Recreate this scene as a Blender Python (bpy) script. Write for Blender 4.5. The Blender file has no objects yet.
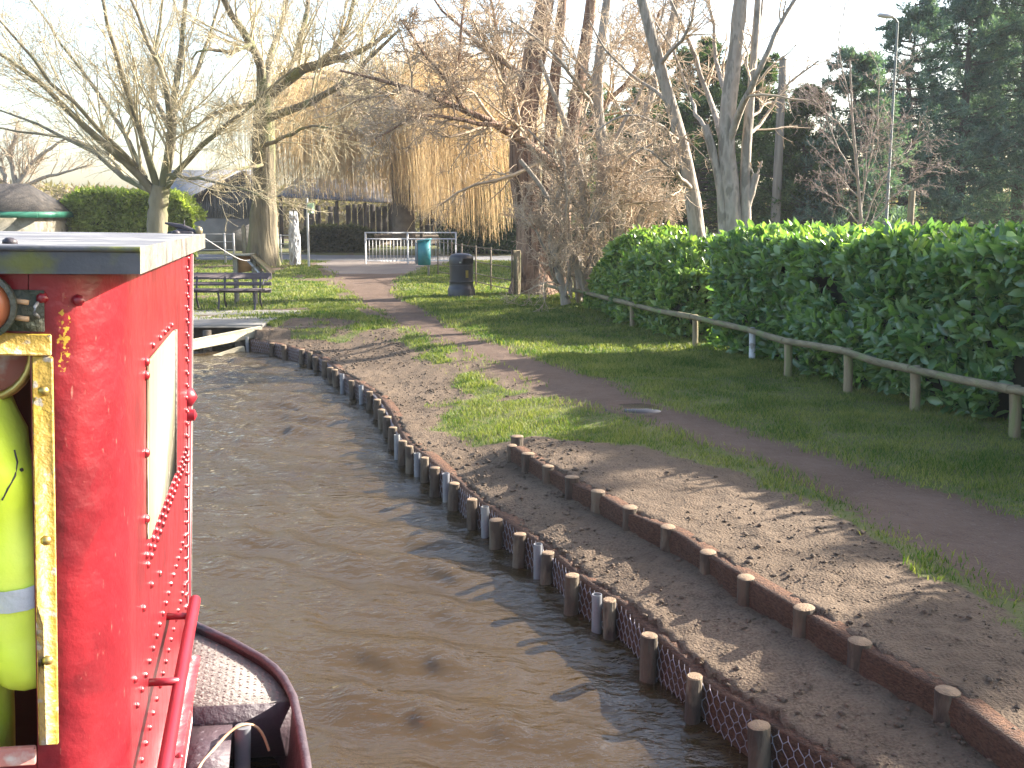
import bpy, math, random
import numpy as np
from mathutils import Vector, Matrix
R = math.radians
rng = np.random.default_rng(7)
random.seed(7)
scn = bpy.context.scene
COL = scn.collection

# ------------------------------------------------------------------ camera, sky, sun, exposure
FPX = 1050.0; PITCH = R(9.41); CAM = np.array([0, 0, 2.4])
cd = bpy.data.cameras.new('camera'); cam = bpy.data.objects.new('camera', cd); COL.objects.link(cam)
cd.sensor_width = 36; cd.lens = FPX / 1024 * 36; cd.clip_start = 0.05; cd.clip_end = 3000
cam.location = (0, 0, 2.4); cam.rotation_euler = (R(90) - PITCH, 0, 0)
scn.camera = cam
SUN_EL, SUN_AZ = 26.0, 68.0          # azimuth clockwise from +Y
w = bpy.data.worlds.new('World'); scn.world = w; w.use_nodes = True
nt = w.node_tree; bg = nt.nodes['Background']
sky = nt.nodes.new('ShaderNodeTexSky'); sky.sky_type = 'NISHITA'; sky.sun_disc = False
sky.sun_elevation = R(SUN_EL); sky.sun_rotation = R(SUN_AZ); sky.dust_density = 2.5; sky.air_density = 1.0; sky.ozone_density = 1.0
nt.links.new(sky.outputs[0], bg.inputs[0]); bg.inputs[1].default_value = 0.115
sl = bpy.data.lights.new('sun', 'SUN'); sun = bpy.data.objects.new('sun', sl); COL.objects.link(sun)
sl.energy = 5.0; sl.angle = R(0.5); sl.color = (1, .93, .82)
_e, _a = R(SUN_EL), R(SUN_AZ)
sdir = Vector((math.sin(_a) * math.cos(_e), math.cos(_a) * math.cos(_e), math.sin(_e)))
sun.rotation_euler = sdir.to_track_quat('Z', 'Y').to_euler(); sun.location = (20, 0, 20)
vs = scn.view_settings
vs.view_transform = 'Standard'; vs.look = 'None'; vs.exposure = 2.2; vs.gamma = 1; vs.use_curve_mapping = False
scn.cycles.max_bounces = 6; scn.cycles.transparent_max_bounces = 8

# ------------------------------------------------------------------ helpers
def ray(px, py):
    u = (px - 512) / FPX; v = (384 - py) / FPX
    return np.array([u, math.cos(PITCH) + v * math.sin(PITCH), -math.sin(PITCH) + v * math.cos(PITCH)])
def at(px, py, z):
    d = ray(px, py); return CAM + d * ((z - CAM[2]) / d[2])
def P(px, py, Y):
    d = ray(px, py); return CAM + d * (Y / d[1])

def vnoise(x, y, seed=0):
    x = np.asarray(x, float); y = np.asarray(y, float)
    xi = np.floor(x).astype(np.int64); yi = np.floor(y).astype(np.int64)
    fx = x - xi; fy = y - yi; fx = fx * fx * (3 - 2 * fx); fy = fy * fy * (3 - 2 * fy)
    def h(a, b):
        n = (a * 374761393 + b * 668265263 + seed * 974711) & 0xffffffff
        n = ((n ^ (n >> 13)) * 1274126177) & 0xffffffff
        return ((n ^ (n >> 16)) & 0xffff) / 65535.0
    return (h(xi, yi) * (1 - fx) + h(xi + 1, yi) * fx) * (1 - fy) + (h(xi, yi + 1) * (1 - fx) + h(xi + 1, yi + 1) * fx) * fy
def fbm(x, y, seed=0, o=4):
    s = 0; a = .5
    for i in range(o):
        s = s + a * vnoise(x * 2 ** i, y * 2 ** i, seed + i); a *= .5
    return s / (1 - .5 ** o)
def sstep(a, b, x):
    t = np.clip((x - a) / (b - a), 0, 1); return t * t * (3 - 2 * t)

def big_mesh(name, V, faces, mats, parent=None, smooth=False, midx=None):
    """faces: list of (N,k) index arrays"""
    V = np.asarray(V, np.float32).reshape(-1, 3)
    if not isinstance(faces, (list, tuple)): faces = [faces]
    faces = [np.asarray(f, np.int32) for f in faces if len(f)]
    me = bpy.data.meshes.new(name)
    me.vertices.add(len(V)); me.vertices.foreach_set('co', V.ravel())
    tot = sum(f.size for f in faces); nf = sum(len(f) for f in faces)
    me.loops.add(tot); me.polygons.add(nf)
    me.loops.foreach_set('vertex_index', np.concatenate([f.ravel() for f in faces]))
    cnt = np.concatenate([np.full(len(f), f.shape[1], np.int32) for f in faces])
    st = np.concatenate([[0], np.cumsum(cnt)[:-1]]).astype(np.int32)
    me.polygons.foreach_set('loop_start', st)
    if midx is not None: me.polygons.foreach_set('material_index', np.asarray(midx, np.int32))
    if smooth: me.polygons.foreach_set('use_smooth', np.ones(nf, bool))
    me.update(calc_edges=True); me.validate()
    for m in (mats if isinstance(mats, (list, tuple)) else [mats]): me.materials.append(m)
    ob = bpy.data.objects.new(name, me); COL.objects.link(ob)
    if parent is not None:
        ob.parent = parent
        rt = parent
        while rt.parent is not None: rt = rt.parent
        if not rt.get('_local'):
            p = parent; t = Vector((0, 0, 0))
            while p is not None: t += p.location; p = p.parent
            ob.matrix_parent_inverse = Matrix.Translation(-t)
    return ob

class MB:
    """collects polygons, builds one mesh"""
    def __init__(s): s.v = []; s.f = {}; s.m = {}; s.n = 0
    def add(s, V, F, mi=0):
        V = np.asarray(V, float).reshape(-1, 3); s.v.append(V)
        for f in F:
            s.f.setdefault(len(f), []).append([i + s.n for i in f]); s.m.setdefault(len(f), []).append(mi)
        s.n += len(V)
    def box(s, c, d, rot=None, mi=0, bev=0.0):
        c = np.array(c, float); d = np.array(d, float) / 2
        if bev > 0:
            # chamfered box: 24 verts
            b = min(bev, d.min() * .9); pts = []; idx = {}
            for sx in (-1, 1):
                for sy in (-1, 1):
                    for sz in (-1, 1):
                        for ax in range(3):
                            p = np.array([sx, sy, sz]) * d; q = p.copy()
                            for k in range(3):
                                if k != ax: q[k] -= (sx, sy, sz)[k] * b
                            idx[(sx, sy, sz, ax)] = len(pts); pts.append(q)
            F = []
            for ax in range(3):
                o = [k for k in range(3) if k != ax]
                for sg in (-1, 1):
                    L = []
                    for (a, bb) in ((-1, -1), (1, -1), (1, 1), (-1, 1)):
                        k = [0, 0, 0]; k[ax] = sg; k[o[0]] = a; k[o[1]] = bb; L.append(idx[tuple(k) + (ax,)])
                    if (sg > 0) == (ax == 1): L = L[::-1]
                    F.append(L)
                # edges along ax
                for a in (-1, 1):
                    for bb in (-1, 1):
                        k0 = [0, 0, 0]; k0[o[0]] = a; k0[o[1]] = bb; k1 = list(k0); k0[ax] = -1; k1[ax] = 1
                        F.append([idx[tuple(k0) + (o[0],)], idx[tuple(k1) + (o[0],)], idx[tuple(k1) + (o[1],)], idx[tuple(k0) + (o[1],)]])
            for sx in (-1, 1):
                for sy in (-1, 1):
                    for sz in (-1, 1): F.append([idx[(sx, sy, sz, k)] for k in range(3)])
            V = np.array(pts)
        else:
            V = np.array([[x, y, z] for x in (-1, 1) for y in (-1, 1) for z in (-1, 1)]) * d
            F = [[0, 1, 3, 2], [4, 6, 7, 5], [0, 4, 5, 1], [2, 3, 7, 6], [0, 2, 6, 4], [1, 5, 7, 3]]
        if rot is not None: V = V @ np.array(rot).T
        s.add(V + c, F, mi); return s
    def beam(s, a, b, wd, ht, up=(0, 0, 1), mi=0, bev=0.0):
        a = np.array(a, float); b = np.array(b, float); x = b - a; L = np.linalg.norm(x); x /= L
        up = np.array(up, float); y = np.cross(up, x); y /= np.linalg.norm(y); z = np.cross(x, y)
        return s.box((a + b) / 2, (L, wd, ht), np.stack([x, y, z], 1), mi, bev)
    def tube(s, pts, r, k=8, mi=0, cap=True):
        pts = np.array(pts, float); n = len(pts); r = np.broadcast_to(np.array(r, float), (n,))
        T = np.gradient(pts, axis=0); T /= np.linalg.norm(T, axis=1)[:, None] + 1e-9
        ref = np.array([0, 0, 1.]) if abs(np.mean(T[:, 2])) < .8 else np.array([1., 0, 0])
        e1 = np.cross(T, ref); e1 /= np.linalg.norm(e1, axis=1)[:, None] + 1e-9; e2 = np.cross(T, e1)
        an = np.arange(k) * 2 * math.pi / k
        V = pts[:, None] + r[:, None, None] * (e1[:, None] * np.cos(an)[None, :, None] + e2[:, None] * np.sin(an)[None, :, None])
        F = [[i * k + j, i * k + (j + 1) % k, (i + 1) * k + (j + 1) % k, (i + 1) * k + j] for i in range(n - 1) for j in range(k)]
        if cap: F += [list(range(k))[::-1], [(n - 1) * k + j for j in range(k)]]
        s.add(V.reshape(-1, 3), F, mi); return s
    def lathe(s, prof, c=(0, 0, 0), k=20, mi=0, rot=None, cap=True, sx=1.0):
        prof = np.array(prof, float); an = np.arange(k) * 2 * math.pi / k; n = len(prof)
        V = np.stack([prof[:, 0][:, None] * np.cos(an) * sx, prof[:, 0][:, None] * np.sin(an), np.repeat(prof[:, 1][:, None], k, 1)], 2).reshape(-1, 3)
        if rot is not None: V = V @ np.array(rot).T
        F = [[i * k + j, i * k + (j + 1) % k, (i + 1) * k + (j + 1) % k, (i + 1) * k + j] for i in range(n - 1) for j in range(k)]
        if cap: F += [list(range(k))[::-1], [(n - 1) * k + j for j in range(k)]]
        s.add(V + np.array(c), F, mi); return s
    def prism(s, poly, z0, z1, M=None, mi=0):
        """extrude 2D polygon; M maps local (x,y,z)->world rows"""
        n = len(poly); V = np.array([[p[0], p[1], z0] for p in poly] + [[p[0], p[1], z1] for p in poly], float)
        if M is not None: V = M(V)
        F = [list(range(n))[::-1], [n + i for i in range(n)]] + [[i, (i + 1) % n, n + (i + 1) % n, n + i] for i in range(n)]
        s.add(V, F, mi); return s
    def build(s, name, mats, parent=None, smooth=False):
        ks = sorted(s.f)
        return big_mesh(name, np.concatenate(s.v), [np.array(s.f[k]) for k in ks], mats, parent, smooth,
                        np.concatenate([np.array(s.m[k]) for k in ks]))

def smooth_by_angle(ob, a=40):
    me = ob.data
    me.polygons.foreach_set('use_smooth', np.ones(len(me.polygons), bool))
    me.set_sharp_from_angle(angle=R(a))
    return ob
def tag(o, label=None, cat=None, group=None, kind=None):
    if label: o['label'] = label
    if cat: o['category'] = cat
    if group: o['group'] = group
    if kind: o['kind'] = kind
    return o
def thing(name, label, cat, loc, group=None, rot=None, local=False):
    o = bpy.data.objects.new(name, None); COL.objects.link(o); o.location = loc; o.empty_display_size = .2
    if rot is not None: o.rotation_euler = rot
    if local or rot is not None: o['_local'] = 1
    return tag(o, label, cat, group)
def copy_thing(o, loc, rz=0, sc=1, label=None):
    c = o.copy(); COL.objects.link(c); c.location = loc; c.rotation_euler = (0, 0, rz); c.scale = (sc, sc, sc) if np.isscalar(sc) else sc
    if label: c['label'] = label
    for ch in list(o.children):
        d = ch.copy(); COL.objects.link(d); d.parent = c
    return c
ORD = ['nearest', 'second', 'third', 'fourth', 'fifth', 'sixth', 'seventh', 'eighth', 'ninth', 'tenth', 'eleventh', 'twelfth', 'thirteenth',
       'fourteenth', 'fifteenth', 'sixteenth', 'seventeenth', 'eighteenth', 'nineteenth', 'twentieth', 'twenty-first', 'twenty-second',
       'twenty-third', 'twenty-fourth', 'twenty-fifth', 'twenty-sixth', 'twenty-seventh', 'twenty-eighth', 'twenty-ninth', 'thirtieth',
       'thirty-first', 'thirty-second', 'thirty-third', 'thirty-fourth', 'thirty-fifth']

# ------------------------------------------------------------------ materials
def mat(name, c1, c2=None, scale=5.0, rough=.7, metal=0.0, bump=0.0, bscale=None, stretch=(1, 1, 1), spec=.5, c3=None, s3=1.0, lo=.35, hi=.65, detail=5):
    m = bpy.data.materials.new(name); m.use_nodes = True; n = m.node_tree.nodes; L = m.node_tree.links
    b = n['Principled BSDF']; b.inputs['Roughness'].default_value = rough; b.inputs['Metallic'].default_value = metal
    b.inputs['Specular IOR Level'].default_value = spec
    if c2 is None: c2 = tuple(x * .75 for x in c1)
    tc = n.new('ShaderNodeTexCoord'); mp = n.new('ShaderNodeMapping'); mp.inputs['Scale'].default_value = stretch
    L.new(tc.outputs['Object'], mp.inputs['Vector'])
    nz = n.new('ShaderNodeTexNoise'); nz.inputs['Scale'].default_value = scale; nz.inputs['Detail'].default_value = detail
    L.new(mp.outputs[0], nz.inputs['Vector'])
    cr = n.new('ShaderNodeValToRGB'); cr.color_ramp.elements[0].position = lo; cr.color_ramp.elements[1].position = hi
    cr.color_ramp.elements[0].color = (*c1, 1); cr.color_ramp.elements[1].color = (*c2, 1)
    L.new(nz.outputs['Fac'], cr.inputs[0]); out = cr.outputs[0]
    if c3 is not None:
        n3 = n.new('ShaderNodeTexNoise'); n3.inputs['Scale'].default_value = s3; n3.inputs['Detail'].default_value = 6
        L.new(mp.outputs[0], n3.inputs['Vector'])
        r3 = n.new('ShaderNodeValToRGB'); r3.color_ramp.elements[0].position = .52; r3.color_ramp.elements[1].position = .6
        L.new(n3.outputs['Fac'], r3.inputs[0])
        mx = n.new('ShaderNodeMix'); mx.data_type = 'RGBA'; L.new(r3.outputs[0], mx.inputs[0]); L.new(out, mx.inputs[6]); mx.inputs[7].default_value = (*c3, 1)
        out = mx.outputs[2]
    L.new(out, b.inputs['Base Color'])
    if bump:
        bn = n.new('ShaderNodeTexNoise'); bn.inputs['Scale'].default_value = bscale or scale * 4; bn.inputs['Detail'].default_value = 6
        L.new(mp.outputs[0], bn.inputs['Vector'])
        bp = n.new('ShaderNodeBump'); bp.inputs['Strength'].default_value = min(1, bump); bp.inputs['Distance'].default_value = .01 * max(1, bump)
        L.new(bn.outputs['Fac'], bp.inputs['Height']); L.new(bp.outputs[0], b.inputs['Normal'])
    return m
def leafmat(name, c1, c2, trans=.35, rough=.4, spec=.5, scale=2.0, tcol=None, rand=True):
    m = bpy.data.materials.new(name); m.use_nodes = True; n = m.node_tree.nodes; L = m.node_tree.links
    b = n['Principled BSDF']; b.inputs['Roughness'].default_value = rough; b.inputs['Specular IOR Level'].default_value = spec
    geo = n.new('ShaderNodeNewGeometry'); tc = n.new('ShaderNodeTexCoord')
    nz = n.new('ShaderNodeTexNoise'); nz.inputs['Scale'].default_value = scale; L.new(tc.outputs['Object'], nz.inputs['Vector'])
    ad = n.new('ShaderNodeMath'); ad.operation = 'MULTIPLY_ADD'; L.new(geo.outputs['Random Per Island'], ad.inputs[0]); ad.inputs[1].default_value = .7
    sb = n.new('ShaderNodeMath'); sb.operation = 'MULTIPLY_ADD'; L.new(nz.outputs['Fac'], sb.inputs[0]); sb.inputs[1].default_value = 1.2; sb.inputs[2].default_value = -.45
    L.new(sb.outputs[0], ad.inputs[2])
    cr = n.new('ShaderNodeValToRGB'); cr.color_ramp.elements[0].color = (*c1, 1); cr.color_ramp.elements[1].color = (*c2, 1)
    cr.color_ramp.elements[0].position = .15; cr.color_ramp.elements[1].position = .95
    L.new(ad.outputs[0], cr.inputs[0]); L.new(cr.outputs[0], b.inputs['Base Color'])
    tr = n.new('ShaderNodeBsdfTranslucent')
    hs = n.new('ShaderNodeMix'); hs.data_type = 'RGBA'; hs.blend_type = 'MULTIPLY'; hs.inputs[0].default_value = 1
    L.new(cr.outputs[0], hs.inputs[6]); hs.inputs[7].default_value = (*(tcol or (1.6, 1.8, .7)), 1); L.new(hs.outputs[2], tr.inputs['Color'])
    mx = n.new('ShaderNodeMixShader'); mx.inputs[0].default_value = trans
    L.new(b.outputs[0], mx.inputs[1]); L.new(tr.outputs[0], mx.inputs[2]); L.new(mx.outputs[0], n['Material Output'].inputs[0])
    return m

M = {}
M['bark_ash'] = mat('bark_ash', (.13, .11, .07), (.24, .205, .135), 3, .9, bump=2, bscale=12, stretch=(1, 1, .35), c3=(.13, .125, .06), s3=1.2)
M['bark_big'] = mat('bark_big', (.075, .06, .035), (.20, .16, .095), 4, .9, bump=5, bscale=9, stretch=(1.5, 1.5, .2), c3=(.12, .125, .045), s3=1.3)
M['twig_ash'] = mat('twig_ash', (.36, .30, .18), (.56, .47, .30), 2, .85)
M['bark_red'] = mat('bark_red', (.15, .085, .055), (.33, .22, .15), 7, .95, bump=6, bscale=10, stretch=(2.2, 2.2, .12), c3=(.10, .06, .04), s3=5)
M['bark_pale'] = mat('bark_pale', (.24, .20, .155), (.42, .36, .29), 9, .85, bump=3, bscale=18, stretch=(1, 1, .3), c3=(.20, .17, .13), s3=9)
M['twig_haw'] = mat('twig_haw', (.32, .235, .155), (.54, .42, .29), 2, .85)
M['twig_pink'] = mat('twig_pink', (.22, .17, .14), (.32, .25, .21), 2, .85)
M['willow_bark'] = mat('willow_bark', (.09, .07, .05), (.15, .12, .09), 3, .95, bump=2)
M['willow'] = leafmat('willow', (.58, .44, .24), (.86, .73, .48), .5, .6, .3, .8, (1.1, 1.05, .9))
M['conifer_bark'] = mat('conifer_bark', (.07, .06, .05), (.11, .095, .08), 3, .95)
M['conifer'] = leafmat('conifer', (.035, .07, .03), (.12, .17, .07), .3, .6, .3, 1.0)
M['conifer_b'] = leafmat('conifer_b', (.055, .11, .098), (.16, .225, .195), .3, .6, .3, .7)  # blue-green foliage with a bluish veil of glare mixed into its colour
M['laurel'] = leafmat('laurel', (.06, .13, .06), (.23, .33, .14), .38, .26, .7, 3.0, (1.7, 1.9, .5))
M['laurel_bright'] = leafmat('laurel_bright', (.05, .12, .03), (.28, .36, .10), .38, .3, .6, 3.0)
M['hedge_yel'] = leafmat('hedge_yel', (.15, .19, .04), (.42, .46, .14), .45, .4, .5, 1.5)
M['hedge_core'] = mat('hedge_core', (0.012, 0.018, 0.008), (0.03, 0.03, 0.015), 8, 1)  # near-black: the shade inside the hedge is put into the colour
M['grass'] = leafmat('grass', (.045, .105, .012), (.30, .29, .10), .42, .55, .25, 1.6, (1.2, 1.3, .5))
M['wood_post'] = mat('wood_post', (0.192, 0.144, 0.08), (0.288, 0.224, 0.136), 6, .8, bump=1, bscale=30, stretch=(3, 3, .5), c3=(0.192, 0.192, 0.08), s3=3)
M['wood_rail'] = mat('wood_rail', (0.136, 0.112, 0.064), (0.232, 0.192, 0.112), 5, .85, bump=1, bscale=30, stretch=(3, .6, 3), c3=(0.16, 0.176, 0.072), s3=3)
M['cream_timber'] = mat('cream_timber', (0.272, 0.232, 0.152), (0.352, 0.312, 0.216), 5, .8, bump=1, bscale=30)
M['dark_timber'] = mat('dark_timber', (.07, .055, .04), (.13, .10, .07), 5, .9, bump=1)
M['stake'] = mat('stake', (0.034, 0.0238, 0.017), (0.0935, 0.0638, 0.0408), 12, .85, bump=2.5, bscale=30, stretch=(1, 1, .35), c3=(0.128, 0.0978, 0.0638), s3=9)
M['stake_cut'] = mat('stake_cut', (0.272, 0.178, 0.102), (0.187, 0.123, 0.0723), 30, .8, bump=1)
M['pipe'] = mat('pipe', (0.136, 0.14, 0.152), (0.2, 0.2, 0.208), 8, .45, c3=(0.224, 0.216, 0.2), s3=5)
M['coir'] = mat('coir', (0.0723, 0.0306, 0.0153), (0.162, 0.0765, 0.0382), 40, .95, bump=4, bscale=90, stretch=(1, 1, 3))
M['wire'] = mat('wire', (0.35, 0.322, 0.35), (0.266, 0.238, 0.252), 10, .5, metal=.3)
M['clod'] = mat('clod', (0.075, 0.051, 0.0323), (0.158, 0.112, 0.075), 9, .95, bump=2, bscale=60)
M['black_iron'] = mat('black_iron', (.03, .025, .03), (.055, .045, .05), 8, .55, bump=.5)
M['bench_slat'] = mat('bench_slat', (.07, .05, .055), (.12, .09, .09), 6, .6, bump=.5, stretch=(.5, 4, 4))
M['plastic_black'] = mat('plastic_black', (0.0224, 0.0224, 0.0304), (0.032, 0.032, 0.04), 3, .42)
M['gold'] = mat('gold', (.55, .42, .12), (.45, .33, .1), 20, .5)
M['teal'] = mat('teal', (0.016, 0.152, 0.176), (0.024, 0.192, 0.216), 5, .45)
M['galv'] = mat('galv', (0.375, 0.36, 0.345), (0.465, 0.45, 0.435), 6, .5, metal=.3)
M['galv_dark'] = mat('galv_dark', (.16, .15, .12), (.24, .22, .18), 6, .6, metal=.2)
M['estate'] = mat('estate', (.10, .075, .05), (.16, .12, .08), 6, .8)
M['white_paint'] = mat('white_paint', (0.585, 0.585, 0.6), (0.465, 0.465, 0.48), 8, .5, c3=(0.262, 0.24, 0.21), s3=9)
M['totem'] = mat('totem', (0.462, 0.476, 0.49), (0.35, 0.364, 0.378), 9, .5)
M['sign_green'] = mat('sign_green', (.30, .46, .22), (.36, .50, .26), 5, .5)
M['board_orange'] = mat('board_orange', (.50, .26, .09), (.38, .19, .07), 7, .6)
M['pole_wood'] = mat('pole_wood', (0.16, 0.136, 0.112), (0.24, 0.208, 0.176), 4, .85, bump=1, stretch=(3, 3, .2))
M['lamp_grey'] = mat('lamp_grey', (.10, .12, .11), (.14, .16, .15), 3, .5)
M['planks'] = mat('planks', (0.09, 0.0863, 0.0863), (0.18, 0.169, 0.161), 4, .85, bump=1, stretch=(7, 7, .25))
M['concrete'] = mat('concrete', (0.234, 0.215, 0.189), (0.176, 0.163, 0.143), 2, .9, bump=1)
M['slate'] = mat('slate', (.035, .03, .026), (.075, .062, .052), 5, .8, bump=2)
M['roof_grey'] = mat('roof_grey', (.11, .11, .115), (.16, .16, .165), 3, .7, bump=.6)
M['shed_roof'] = mat('shed_roof', (.05, .05, .055), (.16, .16, .17), 1.2, .8, c3=(.07, .055, .04), s3=2)
M['shed_dark'] = mat('shed_dark', (.035, .028, .022), (.07, .055, .045), 3, .9)
M['green_trim'] = mat('green_trim', (0.014, 0.126, 0.077), (0.021, 0.168, 0.105), 5, .5)
M['block'] = mat('block', (0.294, 0.259, 0.196), (0.364, 0.329, 0.259), 5, .9, bump=1, c3=(0.21, 0.189, 0.14), s3=3)
M['brush'] = leafmat('brush', (.04, .05, .02), (.11, .10, .045), .2, .8, .2, 1.2)
M['farwood'] = leafmat('farwood', (.14, .11, .075), (.26, .21, .15), .3, .9, .1, .4)

# soil / grass / path ground material, mixed by mesh attributes
def ground_mat():
    m = bpy.data.materials.new('ground'); m.use_nodes = True; n = m.node_tree.nodes; L = m.node_tree.links; b = n['Principled BSDF']
    tc = n.new('ShaderNodeTexCoord')
    def noise(s, d=6, st=None):
        z = n.new('ShaderNodeTexNoise'); z.inputs['Scale'].default_value = s; z.inputs['Detail'].default_value = d; L.new(tc.outputs['Object'], z.inputs['Vector']); return z.outputs['Fac']
    def ramp(f, a, ca, bb, cb):
        r = n.new('ShaderNodeValToRGB'); e = r.color_ramp.elements; e[0].position = a; e[0].color = (*ca, 1); e[1].position = bb; e[1].color = (*cb, 1); L.new(f, r.inputs[0]); return r.outputs[0]
    def att(nm):
        a = n.new('ShaderNodeAttribute'); a.attribute_name = nm; return a.outputs['Fac']
    def mask(nm, nz, amp=.5, lo=.42, hi=.58):
        a = n.new('ShaderNodeMath'); a.operation = 'MULTIPLY_ADD'; L.new(nz, a.inputs[0]); a.inputs[1].default_value = amp
        a2 = n.new('ShaderNodeMath'); a2.operation = 'SUBTRACT'; L.new(att(nm), a2.inputs[0]); a2.inputs[1].default_value = amp * .5
        L.new(a2.outputs[0], a.inputs[2]); return ramp(a.outputs[0], lo, (0, 0, 0), hi, (1, 1, 1))
    def mix(f, a, c):
        x = n.new('ShaderNodeMix'); x.data_type = 'RGBA'; L.new(f, x.inputs[0]); L.new(a, x.inputs[6]); L.new(c, x.inputs[7]); return x.outputs[2]
    n1, n2, n3 = noise(1.2), noise(14), noise(70, 4)
    soil = mix(ramp(n3, .35, (0, 0, 0), .65, (1, 1, 1)), ramp(n2, .3, (.066, .044, .029), .7, (.135, .095, .064)), ramp(n1, .3, (.19, .138, .094), .7, (.11, .077, .05)))
    gras = mix(ramp(n2, .4, (0, 0, 0), .7, (1, 1, 1)), ramp(n1, .35, (.08, .10, .03), .65, (.14, .145, .05)), ramp(n3, .3, (.17, .13, .07), .7, (.10, .11, .03)))
    path = mix(ramp(n3, .5, (0, 0, 0), .72, (1, 1, 1)), ramp(n1, .3, (.098, .062, .042), .7, (.15, .10, .072)), ramp(n2, .3, (.065, .042, .034), .7, (.20, .15, .12)))
    tarm = mix(ramp(n2, .3, (0, 0, 0), .7, (1, 1, 1)), ramp(n1, .3, (.17, .17, .18), .7, (.22, .21, .21)), ramp(n3, .3, (.2, .2, .2), .7, (.16, .16, .165)))
    apr = ramp(n1, .3, (.22, .185, .16), .7, (.165, .135, .12))
    c = mix(mask('grass', n2, .6), soil, gras); c = mix(mask('path', n2, .9), c, path); c = mix(mask('apron', n2, .4), c, apr); c = mix(mask('road', n2, .1), c, tarm)
    L.new(c, b.inputs['Base Color']); b.inputs['Roughness'].default_value = .95; b.inputs['Specular IOR Level'].default_value = .2
    bp = n.new('ShaderNodeBump'); bp.inputs['Strength'].default_value = .9; bp.inputs['Distance'].default_value = .02
    s = n.new('ShaderNodeMath'); s.operation = 'ADD'; L.new(n2, s.inputs[0]); L.new(n3, s.inputs[1]); L.new(s.outputs[0], bp.inputs['Height']); L.new(bp.outputs[0], b.inputs['Normal'])
    return m
M['ground'] = ground_mat()
def water_mat():
    m = bpy.data.materials.new('water'); m.use_nodes = True; n = m.node_tree.nodes; L = m.node_tree.links; n.remove(n['Principled BSDF'])
    tc = n.new('ShaderNodeTexCoord'); nz = n.new('ShaderNodeTexNoise'); nz.inputs['Scale'].default_value = .5; L.new(tc.outputs['Object'], nz.inputs['Vector'])
    r = n.new('ShaderNodeValToRGB'); r.color_ramp.elements[0].color = (.042, .026, .010, 1); r.color_ramp.elements[1].color = (.060, .039, .016, 1); r.color_ramp.elements[0].position = .3; r.color_ramp.elements[1].position = .7
    L.new(nz.outputs['Fac'], r.inputs[0])
    df = n.new('ShaderNodeBsdfDiffuse'); L.new(r.outputs[0], df.inputs['Color']); up = n.new('ShaderNodeCombineXYZ'); up.inputs[2].default_value = 1; L.new(up.outputs[0], df.inputs['Normal'])   # the silt scatters inside the water, below the ripples
    mp = n.new('ShaderNodeMapping'); mp.inputs['Scale'].default_value = (1, 1.7, 1); mp.inputs['Rotation'].default_value = (0, 0, .3); L.new(tc.outputs['Object'], mp.inputs[0])
    z = n.new('ShaderNodeTexNoise'); z.inputs['Scale'].default_value = 9; z.inputs['Detail'].default_value = 4; L.new(mp.outputs[0], z.inputs['Vector'])
    bp = n.new('ShaderNodeBump'); bp.inputs['Strength'].default_value = 1; bp.inputs['Distance'].default_value = .028; L.new(z.outputs['Fac'], bp.inputs['Height'])
    gl = n.new('ShaderNodeBsdfGlossy'); gl.inputs['Roughness'].default_value = .03; L.new(bp.outputs[0], gl.inputs['Normal'])
    fr = n.new('ShaderNodeFresnel'); fr.inputs['IOR'].default_value = 1.6; L.new(bp.outputs[0], fr.inputs['Normal'])
    mx = n.new('ShaderNodeMixShader'); L.new(fr.outputs[0], mx.inputs[0]); L.new(df.outputs[0], mx.inputs[1]); L.new(gl.outputs[0], mx.inputs[2]); L.new(mx.outputs[0], n['Material Output'].inputs[0])
    return m
M['water'] = water_mat()

# ------------------------------------------------------------------ ground zones (x as a function of y)
def line(pts, z): a = np.array([at(px, py, z)[:2] for px, py in pts]); return a[np.argsort(a[:, 1])]
STK = [(247, 338, 1), (271, 342, 0), (285, 345, 0), (301, 350, 0), (309, 352, 0), (316, 356, 0), (324, 361, 0), (331, 367, 0), (336, 371, 0), (342, 375, 1), (352, 381, 0), (361, 386, 1), (369, 391, 0),
       (377, 400, 0), (382, 408, 0), (386, 416, 0), (391, 427, 0), (397, 437, 1), (401, 441, 0), (409, 448, 0), (417, 453, 1), (424, 459, 0), (434, 468, 0), (446, 476, 1), (452, 483, 0), (472, 500, 0), (485, 508, 1),
       (496, 517, 0), (518, 532, 0), (538, 545, 1), (545, 552, 0), (571, 576, 0), (597, 594, 1), (611, 601, 0), (649, 637, 0), (693, 677, 0), (763, 724, 0), (838, 770, 0)]
_sa = np.array(sorted([tuple(at(a, c, .31)[:2]) for a, c, _ in STK], key=lambda q: q[1]))
BANK = np.vstack([[(2.7, -3.0), (2.0, 2.4)], _sa, [(-4.62, 18.4), (-60, 18.75)]])
COIR = np.array([(2.2, 2.0), (1.83, 3.48), (1.75, 3.96), (1.54, 4.4), (1.41, 4.81), (1.23, 5.27), (1.1, 5.66), (.95, 6.15), (.75, 6.47), (.59, 6.93), (.42, 7.28), (.27, 7.66), (.13, 8.05), (-.01, 8.42)])
PL = line([(1024, 592), (960, 555), (880, 515), (800, 480), (720, 448), (640, 418), (580, 400), (530, 378), (480, 355), (430, 335), (390, 318), (360, 303), (340, 285), (332, 272), (318, 264)], .5)
PR = line([(1024, 520), (950, 495), (860, 465), (780, 440), (700, 415), (640, 395), (590, 375), (540, 358), (490, 340), (440, 318), (405, 300), (394, 288), (398, 278), (425, 267), (455, 262)], .5)
SO = line([(1024, 618), (940, 578), (880, 538), (800, 502), (700, 466), (620, 446), (540, 430), (470, 428), (448, 408), (458, 385), (446, 360), (425, 346), (375, 337), (320, 331), (265, 325)], .47)
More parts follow.
